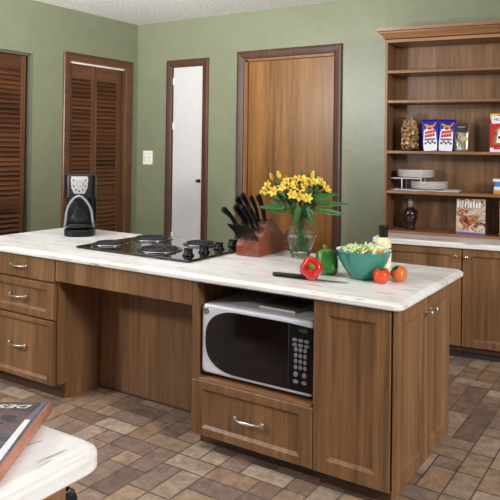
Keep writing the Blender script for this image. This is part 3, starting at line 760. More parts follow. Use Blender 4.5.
for i, (dx, h, dp, kd, lab) in enumerate(BL):
    c = V((VX, VY, TOP))+rt*(dx*1.02)+fw*(dp)+V((0, 0, h+.012))
    q = thing('alstroemeria', 'yellow alstroemeria in the vase, '+lab, 'flower', tuple(c), group='yellow flowers in the glass vase')
    ctr = V((VX, VY, TOP+.24)); out = (c-V((VX, VY, TOP+.30))).normalized()
    st = c-out*.03
    a0 = rnd.uniform(0, 2*PI)
    foot = V((VX+.042*math.cos(a0+2.6), VY+.042*math.sin(a0+2.6), TOP+.04)); nk = V((VX+.028*math.cos(a0), VY+.028*math.sin(a0), TOP+.225))
    pts = [foot, (foot+nk)/2+V((0, 0, .01)), nk]; 
    for k in range(1, 6):
        u = k/5; pts.append(nk.lerp(st, u)+V((0, 0, 1))*(.03*math.sin(PI*u)*.8))
    MB().tube(pts, [.004]*3+[.0034, .003, .0026, .0024, .0022], 6).build('stem', 'leaf', q)
    face = (out*.6-fw*.75+V((rnd.uniform(-.3, .3), rnd.uniform(-.3, .3), rnd.uniform(-.1, .35)))).normalized()
    if kd == 1: face = (out*.7+V((0, 0, .6))-fw*.15).normalized()
    s1 = face.cross(V((0, 0, 1))).normalized(); s2 = s1.cross(face)
    L_ = (.043 if kd == 0 else .058)*(.45 if kd == 2 else 1)*rnd.uniform(.9, 1.12); spread = .80 if kd == 0 else .30
    r0 = rnd.uniform(0, 2); P1 = MB(); P2 = MB()
    for k in range(6):
        a = r0+k*PI/3; rad = s1*math.cos(a)+s2*math.sin(a)
        dd = (face*(1-spread*.45)+rad*spread*1.0).normalized()
        if kd == 1: dd = (face+rad*.35).normalized()
        lm = leaf_mesh(c-face*.012, dd, face if kd == 0 else -rad, L_*(1.0 if k % 2 else .9), .0175 if k % 2 == 0 else .013, bend=.15 if kd == 0 else -.2, n=5, fold=.3)
        (P1 if k % 2 == 0 else P2).add(lm.v, lm.f, True)
    bo = P1.build('petals', 'petal', q, solid=.0012)
    P2.build('inner_petals', 'petal2', bo, solid=.001)
    if kd != 2:
        sm = MB()
        for k in range(4): sm.tube([c-face*.008, c+face*.022+(s1*math.cos(k*1.6)+s2*math.sin(k*1.6))*.006], .0009, 4)
        sm.build('stamen', 'yellow_print', bo)
        for k in range(rnd.choice((2, 3, 3))):
            u = rnd.uniform(.25, .95); p = nk.lerp(st, u); dl = (out+V((rnd.uniform(-.8, .8), rnd.uniform(-.8, .8), rnd.uniform(-.35, .4)))).normalized()
            leaf_mesh(p, dl, V((0, 0, .55))-fw, rnd.uniform(.07, .12), rnd.uniform(.010, .017), bend=.12).build('leaf', rnd.choice(('leaf', 'leafdk')), q, solid=.001)
# long leaves that hang out of the bouquet and inside the vase
LV = [(-.10, .32, -.10, (-.95, -.1, .05), .17, .024, 'long leaf reaching left below the yellow blossoms'), (-.08, .285, -.06, (-1, 0, .12), .13, .021, 'lower leaf reaching left over the vase shoulder'),
      (.06, .36, -.09, (.9, -.1, .35), .15, .024, 'dark upper leaf lying right of centre'), (.07, .34, -.07, (1, 0, .06), .22, .022, 'long leaf reaching right above the vase'),
      (.06, .31, -.09, (.9, 0, -.10), .21, .026, 'long drooping leaf at the right over the peppers'), (.03, .33, -.1, (.35, -.1, -1), .13, .022, 'leaf hanging down right of the stems'),
      (-.02, .33, -.1, (-.25, -.1, -1), .13, .023, 'leaf hanging down left of the stems'), (.09, .40, -.02, (1, 0, .02), .14, .02, 'leaf below the right edge blossoms'),
      (-.12, .37, -.03, (-.7, -.1, .5), .12, .018, 'leaf between the left blossoms'), (0, .46, .03, (.05, 0, 1), .09, .012, 'pointed leaf standing up at the top centre')]
for dx, h, dp, d, L_, wd, lab in LV:
    p = V((VX, VY, TOP+h))+rt*dx+fw*dp; dd = rt*d[0]+fw*d[1]+V((0, 0, d[2]))
    q = thing('alstroemeria_leaf', 'green '+lab, 'leaf', tuple(p), group='long green leaves in the bouquet')
    nk = V((VX, VY, TOP+.23)); MB().tube([nk+rt*dx*.3, nk.lerp(p, .6)+V((0, 0, .012)), p+dd.normalized()*.006], .0022, 5).build('stalk', 'leaf', q)
    leaf_mesh(p, dd, V((0, 0, .6))-fw if abs(d[2]) < .8 else -fw, L_, wd, bend=.12, n=9).build('blade', 'leaf', q, solid=.0012)
ul = MB()
for k in range(16):
    a = k*.7; p = V((VX+.035*math.cos(a), VY+.035*math.sin(a), TOP+.04+.006*k))
    lm = leaf_mesh(p, (math.cos(a)*.25, math.sin(a)*.25, .8 if k % 2 else -.2), (math.cos(a), math.sin(a), .2), .06, .014); ul.add(lm.v, lm.f, True)
o = ul.build('submerged_leaves', 'leaf', solid=.001); rebase(o, (VX, VY, TOP+.03)); tag(o, 'green leaves under water inside the clear glass vase', 'leaves', kind='stuff')

# ------------------------------------------------------------------ peppers
def pepper(name, label, c, r, h, mat, M_, lobes=4, seed=1):
    t = thing(name, label, 'pepper', c)
    rn = random.Random(seed); ph = rn.uniform(0, 2)
    def fx(a, z): return 1+.16*abs(math.cos(lobes/2*(a+ph)))-.08+.04*math.sin(a*1+seed)
    P = [(.12*r, -.22*h+.0), (.35*r, -.02*h), (.62*r, .0*h), (.9*r, .08*h), (1.0*r, .28*h), (1.02*r, .5*h), (1.0*r, .70*h), (.88*r, .90*h), (.62*r, 1.0*h), (.35*r, .96*h), (.12*r, .88*h)]
    P[0] = (.12*r, .06*h)
    m = MB(); n = 48
    rings = [[(rr*fx(2*PI*i/n, z)*math.cos(2*PI*i/n), rr*fx(2*PI*i/n, z)*math.sin(2*PI*i/n), z-h/2) for i in range(n)] for rr, z in P]
    m.loops(rings); m.xf(M_); b = m.build('body', mat, t, local=True)
    sd = b.modifiers.new('sub', 'SUBSURF'); sd.levels = 1; sd.render_levels = 1
    s = MB(); s.lathe([(.42*r, .02*h), (.38*r, .06*h), (.17*r, .10*h), (.11*r, .30*h), (.17*r, .42*h)], (0, 0, h*.36), n=16, fx=lambda a, z: 1+.32*math.cos(5*a)*(1 if z < .06*h else .2)); s.xf(M_)
    plabel(s.build('stem', 'stemgreen', t, local=True), 'short green stem and calyx')
    return t
toward = (CAM-V((-.545, .33, TOP))); toward.z = 0; toward.normalize()
def aim(d, roll=0):
    q = Vector(d).to_track_quat('Z', 'Y'); return q.to_matrix().to_4x4() @ Matrix.Rotation(roll, 4, 'Z')
pepper('red_bell_pepper', 'glossy red bell pepper lying with its green stem toward the viewer', (-0.5257, 0.2209, TOP+.059), .056, .115, 'red', aim(toward+V((0.1, 0, .35)), .5), seed=2)
pepper('green_bell_pepper', 'glossy green bell pepper standing behind the red one next to the bowl', (-0.5261, 0.4028, TOP+.0645), .0615, .132, 'green', aim((-.35, .45, .8), .3), seed=5)

# ------------------------------------------------------------------ bowl with salad
BX, BY = -0.3270, 0.4372
t = thing('mixing_bowl', 'teal ceramic bowl with white inside holding salad on the island', 'bowl', (BX, BY, TOP))
po = [(.05, 0), (.068, .001), (.074, .006), (.085, .022), (.108, .052), (.128, .086), (.140, .118), (.146, .140), (.151, .146), (.150, .151)]
po = [(r*.965, z) for r, z in po]
MB().lathe(po+[(.1405, .149)], (BX, BY, TOP), n=48, cap1=False).build('body', 'teal', t)
pi = [(.150, .1512), (.145, .151), (.1395, .139), (.133, .115), (.12, .085), (.10, .054), (.07, .024), (.03, .012)]
pi = [(r*.965, z) for r, z in pi]
plabel(MB().lathe(pi, (BX, BY, TOP), n=48, cap0=False).build('inner_glaze', 'cream', t), 'white inner glaze and rim')
rn = random.Random(11)
for mi, (mat, cnt, nm, lab) in enumerate((('lettuce', 60, 'chopped_lettuce', 'pale chopped iceberg lettuce heaped in the teal bowl'), ('lettuce2', 16, 'green_lettuce_pieces', 'darker green leaf pieces scattered over the lettuce in the teal bowl'))):
    m = MB()
    for k in range(cnt):
        a = rn.uniform(0, 2*PI); r_ = .098*math.sqrt(rn.uniform(0, 1)); zz = TOP+.125+.028*(1-(r_/.12)**2)+rn.uniform(-.01, .012)
        sz = rn.uniform(.016, .032)*(1 if mi == 0 else .7); c = V((BX+r_*math.cos(a), BY+r_*math.sin(a), zz))
        ax = V((rn.uniform(-1, 1), rn.uniform(-1, 1), rn.uniform(-.4, .8))).normalized(); bx = ax.cross(V((rn.uniform(-1, 1), rn.uniform(-1, 1), 1))).normalized(); nx_ = ax.cross(bx)
        g = []; q = 5
        for i in range(q):
            row = []
            for j in range(q):
                u, v_ = (i/(q-1)*2-1), (j/(q-1)*2-1)
                row.append(c+ax*(u*sz)+bx*(v_*sz*.8)+nx_*(sz*.35*noise.noise(V((u*1.6+k, v_*1.6, k*.7)))*2))
            g.append(row)
        m.loops(g, close=False, cap0=False, cap1=False)
    if mi == 0: m.ball((BX, BY, TOP+.102), .106, 20, (1, 1, .28))
    o = m.build(nm, mat, solid=.002); rebase(o, (BX, BY, TOP+.1)); tag(o, lab, 'salad', kind='stuff')
for k, (a, r_) in enumerate(((-.45, .10), (-.15, .108), (-1.2, .08))):
    p = V((BX+r_*math.cos(a), BY+r_*math.sin(a), TOP+.150))
    o = MB().obox(p, (.011, .004, .004), (-.003, .007, 0), (0, 0, .006)).build('carrot_piece', 'carrot', bevel=.002); rebase(o, p); tag(o, 'small orange carrot piece on the salad, '+('nearest the dressing bottle', 'at the right rim of the bowl', 'toward the front of the bowl')[k], 'carrot piece', group='carrot pieces on the salad')

# ------------------------------------------------------------------ tomatoes
def tomato(c, r, mat, label, tilt):
    t = thing('tomato', label, 'tomato', c)
    def fx(a, z): return 1+.025*math.cos(5*a)
    P = [(.15, -.86), (.5, -.84), (.8, -.62), (.97, -.25), (1.0, .05), (.93, .42), (.72, .72), (.42, .86), (.2, .84), (.06, .76)]
    m = MB(); m.lathe([(r*a, r*b_*.98) for a, b_ in P], n=36, fx=fx); m.xf(aim(tilt)); o = m.build('body', mat, t, local=True)
    s = MB()
    for k in range(6):
        a = k*PI/3+.2; d = V((math.cos(a), math.sin(a), .05)); lm = leaf_mesh((0, 0, r*.82), d, (0, 0, 1), r*.62, r*.11, bend=-.05, n=5); s.add(lm.v, lm.f, True)
    s.tube([(0, 0, r*.78), (0, 0, r*.92), (r*.06, 0, r*1.08)], r*.06, 6)
    s.xf(aim(tilt)); plabel(s.build('calyx', 'calyx', t, local=True), 'dark green star-shaped calyx')
tomato((-0.1978, 0.3639, TOP+.039), .0435, 'tomato', 'red-orange tomato, left of the two, in front of the teal bowl', (.2, -.35, 1))
tomato((-0.1409, 0.4576, TOP+.039), .0435, 'tomato2', 'paler orange tomato, right of the two, beside the teal bowl', (-.45, -.5, .9))

# ------------------------------------------------------------------ dressing bottle
DX, DY = -0.3531, 0.7836
t = thing('dressing_bottle', 'glass bottle of creamy dressing with black cap behind the teal bowl', 'bottle', (DX, DY, TOP))
MB().lathe([(.038, 0), (.044, .005), (.045, .02), (.045, .13), (.044, .15), (.038, .166), (.028, .174), (.024, .178)], (DX, DY, TOP), n=28).build('body', 'dressing', t)
MB().lathe([(.026, .172), (.026, .226), (.029, .228), (.029, .240), (.025, .244)], (DX, DY, TOP), n=28).build('cap', 'black', t)
MB().lathe([(.0455, .05), (.0458, .052), (.0458, .122), (.0455, .124)], (DX, DY, TOP), n=28, cap0=False, cap1=False).build('label_band', 'cream', t)
MB().lathe([(.0462, .100), (.0464, .101), (.0464, .118), (.0462, .119)], (DX, DY, TOP), n=28, cap0=False, cap1=False).build('label_stripe', 'black', t)

# ------------------------------------------------------------------ microwave
t = thing('microwave', 'white microwave with a black oval-ended window inside the island niche', 'microwave', (-.73, .3, .384))
x0, x1, yf, z0, z1 = -1.080, -.410, .03, .408, .774
def MF(u, v, d): return (u, yf+d, v)
b_ = MB()
def rrp(x0, x1, z0, z1, r, n=6):
    p = []
    for cx, cz, a0 in ((x1-r, z0+r, -90), (x1-r, z1-r, 0), (x0+r, z1-r, 90), (x0+r, z0+r, 180)):
        for i in range(n+1):
            a = math.radians(a0+90*i/n); p.append((cx+r*math.cos(a), cz+r*math.sin(a)))
    return p
def pr(poly, d): return [MF(u, v, d) for u, v in poly]
def shrink(poly, k):
    cx = sum(p[0] for p in poly)/len(poly); cz = sum(p[1] for p in poly)/len(poly)
    return [(u-math.copysign(min(k, abs(u-cx)), u-cx), v-math.copysign(min(k, abs(v-cz)), v-cz)) for u, v in poly]
P0 = rrp(x0, x1, z0, z1, .022)
b_.loops([pr(P0, .44), pr(P0, .055)], smooth=False); b_.build('body', 'white_pl', t)
b_ = MB(); b_.loops([pr(P0, .05), pr(P0, .012), pr(shrink(P0, .004), .004), pr(shrink(P0, .012), 0)], smooth=False)
b_.build('front_frame', 'white_pl', t)
# black door window: round left end, gently arched top and bottom
wx0, wx1, wz0, wz1 = -1.050, -.545, .428, .752
pw = []
n = 22
for i in range(n+1):
    a = PI/2+PI*i/n; pw.append((wx0+.19+.19*math.cos(a)*1.0, (wz0+wz1)/2+(wz1-wz0)/2*math.copysign(abs(math.sin(a))**.72, math.sin(a))))
pw += [(wx1, wz0), (wx1, wz1)]
dw = MB(); dw.prism(pw, MF, -.004, .01); dwo = dw.build('door_window', 'darkglass', t)
pc = [(-.542, wz0), (-.412, wz0+.0), (-.412, wz1-.008), (-.542, wz1)]
cp = MB().prism(pc, MF, -.003, .01).build('control_panel', 'panel_black', t)
tm = text_mesh('4:05', .026); tm.xf(Matrix(((1, 0, 0, -.462), (0, 0, -1, yf-.0045), (0, 1, 0, .724), (0, 0, 0, 1)))); plabel(tm.build('display', 'led', cp), 'dim green clock digits')
def oval(u, v, ru, rv):
    MB().prism([(u+ru*math.cos(2*PI*i/14), v+rv*math.sin(2*PI*i/14)) for i in range(14)], MF, -.007, 0).build('button', 'button', cp)
for r_ in range(2):
    for k in range(3): oval(-.508+k*.033, .676-r_*.024, .0135, .008)
for r_ in range(4):
    for k in range(3): oval(-.501+k*.026, .630-r_*.0285, .0095, .0105)
for k in range(2): oval(-.500+k*.047, .510, .012, .013); oval(-.500+k*.047, .474, .015, .009)
lg = MB(); lg.loops([[(-1.046+r*math.cos(2*PI*i/20), yf-h, .738+r*math.sin(2*PI*i/20)) for i in range(20)] for r, h in ((.019, 0), (.019, .003), (.015, .005), (.012, .003))]); lgo = plabel(lg.build('badge', 'steel', t), 'small round metal badge')
for (u, v) in ((-1.03, .384), (-.44, .384), ): MB().lathe([(.015, 0), (.015, .024)], (u+.02*(1 if u < -1 else -1), .09, v), n=12).build('foot', 'rubber', t)
for (u, v) in ((-1.03, .384), (-.44, .384), ): MB().lathe([(.015, 0), (.015, .024)], (u+.02*(1 if u < -1 else -1), .42, v), n=12).build('foot', 'rubber', t)
# booklet on the microwave
MLB = T(-.665, .235, .774) @ RZ(-.03)
t = thing('booklet', 'thin grey-white booklet lying on top of the white microwave', 'booklet', mat=MLB)
MB().box(-.115, .105, -.105, .105, .010, .012).build('cover', 'booklet_cover', t, local=True)
MB().box(-.113, .103, -.103, .103, .0, .010).build('pages', 'paper', t, local=True)

# ------------------------------------------------------------------ wall of cabinets with the bookcase
def BM(t_, n_, z_=0): return MBK @ T(t_, n_, z_)
R_END = 1.10
# base cabinets
def BF(u, v, d): return (u, -.06+d, v)
def basecab(label, t0_, t1_, doors):
    t = thing('base_cabinet', label, 'cabinet', mat=MBK @ T((t0_+t1_)/2, .2, 0)); WM[t] = MBK @ T((t0_+t1_)/2, .2, 0)
    b = MB(); b.box(t0_, t1_, -.036, .60, .10, .857); b.box(t0_, t1_, .012, .60, 0, .10); b.xf(MBK); b.build('body', 'wood', t, bevel=.002)
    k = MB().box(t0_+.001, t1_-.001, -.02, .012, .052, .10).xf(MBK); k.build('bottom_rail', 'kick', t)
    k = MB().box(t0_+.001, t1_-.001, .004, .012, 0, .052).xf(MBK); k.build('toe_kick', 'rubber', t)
    for a, b2, ks in doors:
        o = panel_front(BF, a, b2, .10, .852, .075, .055); o.xf(MBK); d = o.build('door', 'wood', t)
        ku = (b2-.036) if ks > 0 else (a+.036)
        n = 16; prof = [(.0085, 0), (.0085, .004), (.0045, .008), (.0045, .02), (.012, .027), (.016, .034), (.015, .042), (.008, .047)]
        kb = MB().loops([[BF(ku+r*math.cos(2*PI*i/n), .792+r*math.sin(2*PI*i/n), -h) for i in range(n)] for r, h in prof]); kb.xf(MBK); plabel(kb.build('knob', 'chrome', d), 'round chrome knob')
basecab('walnut base cabinet under the bookcase, left one whose door has its knob at the right', -.640, .014, [(-.636, .010, 1)])
basecab('walnut base cabinet under the bookcase, right one cut off by the photo edge', .016, R_END, [(.018, .556, -1), (.560, R_END-.004, 1)])
sb = slab(-.680, R_END+.02, -.088, .60, .857, .900, .012, [(.004, .857), (0, .861), (0, .889), (.006, .899), (.010, .900)], 'marble', 'countertop')
sb.data.transform(T(-.1, -.2, -.857)); sb.location = MBK @ V((.1, .2, .857)); sb.rotation_euler = (0, 0, AW)
tag(sb, 'white streaked countertop on the base cabinets under the tall bookcase', 'countertop')
# hutch
HF, HB_ = .25, .60; hL, hR, zb, ztp = -.670, R_END, .900, 2.555
t = thing('bookcase', 'tall walnut bookcase with open shelves and crown moulding on the back counter', 'bookcase', mat=MBK @ T(.2, .4, zb))
def H(name, mat, x0_, x1_, n0, n1, z0_, z1_, bv=.002):
    return MB().box(x0_, x1_, n0, n1, z0_, z1_).xf(MBK).build(name, mat, t, bevel=bv)
H('side_panel', 'wood', hL, hL+.022, HF, HB_, zb, ztp); H('side_panel', 'wood', hR-.022, hR, HF, HB_, zb, ztp)
H('back_panel', 'wood', hL+.022, hR-.022, HB_-.012, HB_, zb, ztp, 0)
H('top_board', 'wood_h', hL+.022, hR-.022, HF, HB_-.012, 2.528, ztp)
H('bottom_board', 'wood_h', hL+.022, hR-.022, HF, HB_-.012, zb, zb+.022)
SH = (1.237, 1.578, 2.010, 2.265)
for z in SH: H('shelf', 'wood_h', hL+.022, hR-.022, HF+.006, HB_-.012, z, z+.024)
cr = MB(); prof = [(0, 2.560), (.008, 2.562), (.014, 2.572), (.030, 2.592), (.045, 2.606), (.048, 2.616), (.062, 2.622), (.066, 2.645), (.0, 2.650)]
rings = []
for k, z in prof: rings.append([MBK @ V(p) for p in ((hL-k, HB_, z), (hL-k, HF-k, z), (hR+k, HF-k, z), (hR+k, HB_, z))])
cr.loops(rings, close=False, cap0=False, cap1=False, smooth=False); cr.build('crown_moulding', 'wood_h', t)
MB().box(hL, hR, HF, HB_, 2.56, 2.65).xf(MBK).build('top_cap', 'wood_h', t)
SZ = [z+.024 for z in SH]

# jar of biscuits
def bthing(name, label, cat, tt, nn, zz, rz=0, group=None):
    return thing(name, label, cat, mat=MBK @ T(tt, nn, zz) @ RZ(rz), group=group)
JP = (-.487, .42, SZ[1])
t = bthing('glass_jar', 'lidded glass jar full of small dog biscuits on the bookcase shelf', 'jar', *JP)
jp = [(.058, 0), (.070, .006), (.080, .04), (.082, .14), (.078, .2), (.062, .245), (.054, .262), (.056, .275), (.056, .29)]
MB().lathe(jp+[(r-.002, z_+.001) for r, z_ in jp[::-1]][:-1]+[(.05, .006)], n=32).build('body', 'jarglass', t, local=True)
MB().lathe([(.052, .285), (.064, .292), (.066, .305), (.060, .318), (.03, .324)], n=32).build('lid', 'jarglass', t, local=True)
rn = random.Random(3)
for mi, mt in enumerate(('biscuit', 'biscuit2', 'biscuit3')):
    m = MB()
    for k in range((240, 200, 100)[mi]):
        z_ = rn.uniform(.018, .262); R = .070 if z_ < .2 else (.056 if z_ < .235 else .044); a = rn.uniform(0, 2*PI); r_ = R*math.sqrt(rn.uniform(.7, 1))
        ax = V((rn.uniform(-1, 1), rn.uniform(-1, 1), rn.uniform(-1, 1))).normalized(); bx = ax.cross(V((.3, .5, .8))).normalized(); nx_ = ax.cross(bx)
        m.obox((r_*math.cos(a), r_*math.sin(a), z_), ax*.011, bx*.0065, nx_*.004)
    o = m.xf(MBK @ T(*JP)).build('dog_biscuits', mt, bevel=.0015); tag(rebase(o, MBK @ V(JP)), ('tan', 'pale cream', 'reddish brown')[mi]+' small dog biscuits filling the glass jar', 'biscuits', kind='stuff')

# two blue bags
def bag(label, tt, nn, w_, h_, zz, rz, tilt, mat='navy', name='treat_bag', grp=None):
    t = bthing(name, label, 'bag', tt, nn, zz, rz, grp)
    m = MB(); rows = []
    prof = [(0, .028), (.08, .032), (.3, .030), (.6, .024), (.85, .012), (.92, .004), (1, .003)]
    for v_, d in prof:
        ring = []
        for i in range(24):
            a = 2*PI*i/24; cx = math.cos(a); sx = math.sin(a)
            ring.append((math.copysign(abs(cx)**.5, cx)*w_/2*(1 if v_ < .9 else 1.02), d*math.copysign(abs(sx)**.8, sx)+tilt*v_*h_, v_*h_))
        rows.append(ring)
    m.loops(rows); return t, m.build('pouch', mat, t, local=True)
def decal(poly, t, mat, name, yoff, tilt, h_, parent):
    m = MB(); n = len(poly)
    def yy(v): 
        q = v/h_; P = [(0, .028), (.08, .032), (.3, .030), (.6, .024), (.85, .012), (.92, .004), (1, .003)]
        for (a, da), (b, db) in zip(P, P[1:]):
            if a <= q <= b: return -(da+(db-da)*(q-a)/(b-a))+tilt*v-yoff
        return -.004
    m.add([(u, yy(v), v) for u, v in poly], [list(range(n))]); return m.build(name, mat, parent, local=True)
for k, (tt, lab) in enumerate(((-.305, 'blue dog treat bag with red lettering, left one of the pair on the shelf'), (-.182, 'blue dog treat bag with red lettering, right one of the pair on the shelf'))):
    h_ = .272; w_ = .142 if k == 0 else .136; tl = .06
    t, pch = bag(lab, tt, .415+.01*k, w_, h_, SZ[1], .03, tl, grp='blue dog treat bags')
    t.matrix_world = WM[t] @ Matrix.Rotation((-.05, .04)[k], 4, 'Y')
    def D(poly, mat, nm, yo=.0015): return decal(poly, t, mat, nm, yo, tl, h_, pch)
    # white lower field in horizontal bands so it follows the bulge
    xs = [(.0, .052), (.03, .056), (.08, .056), (.12, .052), (.16, .05), (.18, .042), (.188, .028)]
    for (a, wa), (b, wb) in zip(xs, xs[1:]): D([(-wa, a+.004), (wa, a+.004), (wb, b+.004), (-wb, b+.004)], 'white_print', 'white_field')
    D([(-.03, .19), (.03, .19), (.03, .215), (-.03, .215)], 'orange_print', 'orange_patch', .003)
    D([(-.03, .215), (-.048, .228), (-.04, .236), (.0, .222), (.03, .222), (.048, .248), (.056, .244), (.04, .212)], 'orange_print', 'orange_patch', .004)
    D([(-.012, .185), (.012, .185), (.014, .2), (0, .206), (-.014, .2)], 'brown_print', 'brown_patch', .0045)
    for r_ in range(2):
        for q in range(4):
            u = -.044+q*.0215+r_*.003; z_ = .116+r_*.031+q*.0035; D([(u, z_), (u+.0195, z_+.001), (u+.0215, z_+.027), (u+.012, z_+.024), (u+.002, z_+.027)], 'red_print', 'lettering', .003)
    D([(-.046, .092), (.044, .094), (.046, .110), (-.046, .108)], 'purple_print', 'purple_band', .003)
    for q in range(5):
        u = -.038+q*.019; z_ = .062+.012*(q % 2); D([(u-.010, z_), (u+.008, z_-.004), (u+.011, z_+.012), (u-.004, z_+.018)], 'brown_print', 'treat_picture', .003)
t, pch = bag('silver and dark foil pouch standing right of the two blue bags', -.055, .43, .125, .245, SZ[1], -.05, .05, 'silver_film', 'foil_pouch')
h_ = .245; tl = .05
for (a, wa), (b, wb) in zip([(.16, .055), (.19, .056), (.225, .056)], [(.19, .056), (.225, .056), (.243, .058)]): decal([(-wa, a), (wa, a), (wb, b), (-wb, b)], t, 'dark_film', 'dark_band', .0015, tl, h_, pch)
decal([(-.056, .02), (-.03, .02), (-.036, .09), (-.02, .155), (-.055, .155)], t, 'dark_film', 'dark_patch', .003, tl, h_, pch)
decal([(-.01, .10), (.05, .085), (.052, .12), (.01, .135)], t, 'tan_print', 'tan_patch', .003, tl, h_, pch)

# red biscuit box cut by the photo edge
t = bthing('biscuit_box', 'red dog biscuit box with a white bone logo at the right photo edge', 'box', .285, .40, SZ[1], -.02)
bw, bh = .215, .315
bx = MB().box(-bw/2, bw/2, -.03, .03, 0, bh).build('carton', 'red_print', t, local=True, bevel=.002)
FB = lambda u, v, d: (u, -.0305-d, v)
MB().prism([(-bw/2, bh-.05), (-bw/2, bh), (-bw/2+.09, bh), ], FB, 0, .0008).build('yellow_corner', 'yellow_print', t, local=True)
bone = []
for cx, cz in ((.078, .255), (.078, .285), (-.078, .285), (-.078, .255)):
    a0 = {(.078, .255): -130, (.078, .285): -30, (-.078, .285): 50, (-.078, .255): 150}[(cx, cz)]
    for i in range(7): a = math.radians(a0+i*26); bone.append((cx+.020*math.cos(a), cz-.005+.020*math.sin(a)))
MB().prism(bone, FB, .0006, .0018).build('bone_logo', 'white_print', t, local=True)
tm = text_mesh('MILK-BONE', .030); tm.xf(Matrix(((1, 0, 0, 0), (0, 0, -1, -.0332), (0, 1, 0, .266), (0, 0, 0, 1)))); tm.build('lettering', 'navy', t, local=True)
MB().prism([(-.09, .06), (.1, .06), (.1, .15), (.075, .19), (.03, .2), (-.02, .21), (-.05, .20), (-.075, .16), (-.085, .1)], FB, .0005, .0015).build('dog_picture', 'fur_print', t, local=True)
MB().prism([(-0.06, 0.075), (0.0, 0.075), (0.005, 0.12), (-0.02, 0.19), (-0.04, 0.19), (-0.055, 0.12)], FB, .001, .0022).build('dog_picture', 'white_print', t, local=True)
for u in (-.065, .005): MB().prism([(u-.009, .15), (u+.006, .147), (u+.009, .158), (u-.003, .165)], FB, .001, .0024).build('dog_picture', 'brown_print', t, local=True)
MB().prism([(-0.045, 0.11), (-0.015, 0.11), (-0.015, 0.13), (-0.045, 0.13)], FB, .002, .003).build('dog_picture', 'black', t, local=True)
MB().prism([(-bw/2, 0), (bw/2, 0), (bw/2, .045), (-bw/2, .035)], FB, .0006, .0014).build('white_field', 'white_print', t, local=True)
MB().prism([(-.08, .022), (.09, .022), (.09, .037), (-.08, .037)], FB, .001, .002).build('red_band', 'red_print', t, local=True)

# plates on a two-tier wire rack
t = bthing('wire_shelf_rack', 'white wire two-tier rack holding plates on the bookcase shelf', 'rack', -.36, .42, SZ[0])
m = MB()
z1_ = .105
m2 = MB()
for y in (-.10, .10): m2.tube([(-.265, y, .006), (.30, y, .006)], .0055, 6)
for i in range(9): m2.tube([(-.25+i*.068, -.10, .006), (-.25+i*.068, .10, .006)], .003, 5)
m2.build('lower_tier', 'wire', t, local=True)
for y in (-.10, .10): m.tube([(-.265, y, z1_), (.0, y, z1_)], .0055, 6)
for i in range(6): m.tube([(-.25+i*.048, -.10, z1_), (-.25+i*.048, .10, z1_)], .003, 5)
m.build('upper_tier', 'wire', t, local=True)
for x in (-.17, -.01):
    for y in (-.1, .1): MB().tube([(x, y, .006), (x, y, z1_)], .0055, 6).build('leg', 'wire', t, local=True)
def plate(tt, nn, zz, r, label, grp):
    t = bthing('dinner_plate', label, 'plate', tt, nn, zz, 0, grp)
    MB().lathe([(r*.72, 0), (r*.76, .003), (r*.82, .006), (r*.97, .014), (r, .018), (r*.985, .020), (r*.80, .010), (r*.4, .007), (.01, .007)], n=48).build('body', 'plate', t, local=True)
ords = ['bottom', 'second from bottom', 'middle', 'second from top', 'top']
for k in range(5): plate(-.43, .42, SZ[0]+.110+k*.0125, .158, 'white plate, %s of the stack on the upper tier of the rack' % ords[k], 'plates on the upper tier')
for k in range(5): plate(-.315, .42, SZ[0]+.012+k*.0125, .158, 'white plate, %s of the stack on the lower tier of the rack' % ords[k], 'plates on the lower tier')

# dark bottle vase
t = bthing('decorative_bottle', 'dark oxblood ceramic bottle with a round stopper, at the left of the lowest bookcase shelf', 'bottle', -.472, .42, zb+.022)
MB().lathe([(.036, 0), (.040, .006), (.036, .012), (.046, .05), (.060, .10), (.063, .135), (.055, .165), (.03, .185), (.024, .192)], n=28).build('body', 'darkvase', t, local=True)
MB().lathe([(.046, -.0), (.048, .006), (.040, .012)], n=28).build('foot', 'glass', t, local=True)
m = MB(); m.lathe([(.026, .190), (.032, .20), (.033, .245), (.026, .264), (.008, .270)], n=12, smooth=False); plabel(m.build('stopper', 'steel', t, local=True), 'patterned silvery stopper')

# magazine
t = bthing('magazine', 'food magazine with a pastry cover photo leaning at the back of the lowest shelf', 'magazine', .036, .31, zb+.022, .02)
MG = Matrix.Rotation(-.16, 4, 'X')
mw, mh = .228, .292
MB().box(-mw/2, mw/2, 0, .006, 0, mh).xf(MG).build('cover', 'magazine', t, local=True)
FM = lambda u, v, d: (u, -d, v)
rn = random.Random(8); tl = MB(); xx = -mw/2+.006
for wd, hh in ((.022, .05), (.01, .042), (.016, .055), (.022, .04), (.012, .052), (.024, .04), (.02, .055), (.018, .042), (.022, .05)):
    tl.prism([(xx, mh-.072), (xx+wd*.6, mh-.074), (xx+wd*.75, mh-.072+hh), (xx+wd*.15, mh-.070+hh)], FM, .0002, .0012); xx += wd+.003
tl.xf(MG).build('title', 'white_print', t, local=True)
for poly, mt in (([(-.10, .10), (-.05, .05), (-.02, .05), (-.005, .09), (-.03, .15), (-.07, .16), (-.095, .14)], 'pastry'), ([(-.01, .06), (.03, .10), (.07, .12), (.06, .15), (.02, .165), (-.02, .155), (-.01, .10)], 'pastry'),
                 ([(-.11, .18), (-.03, .175), (-.02, .195), (-.06, .205), (-.11, .2)], 'pastry'), ([(-.06, .10), (-.03, .08), (-.02, .12), (-.045, .14)], 'brown_print')):
    MB().prism([(u*.9, v) for u, v in poly], FM, .0002, .0014).xf(MG).build('pastry_picture', mt, t, local=True)
MB().prism([(-mw/2, 0), (mw/2, 0), (mw/2, .014), (-mw/2, .018)], FM, .0002, .0012).xf(MG).build('bottom_band', 'purple_print', t, local=True)

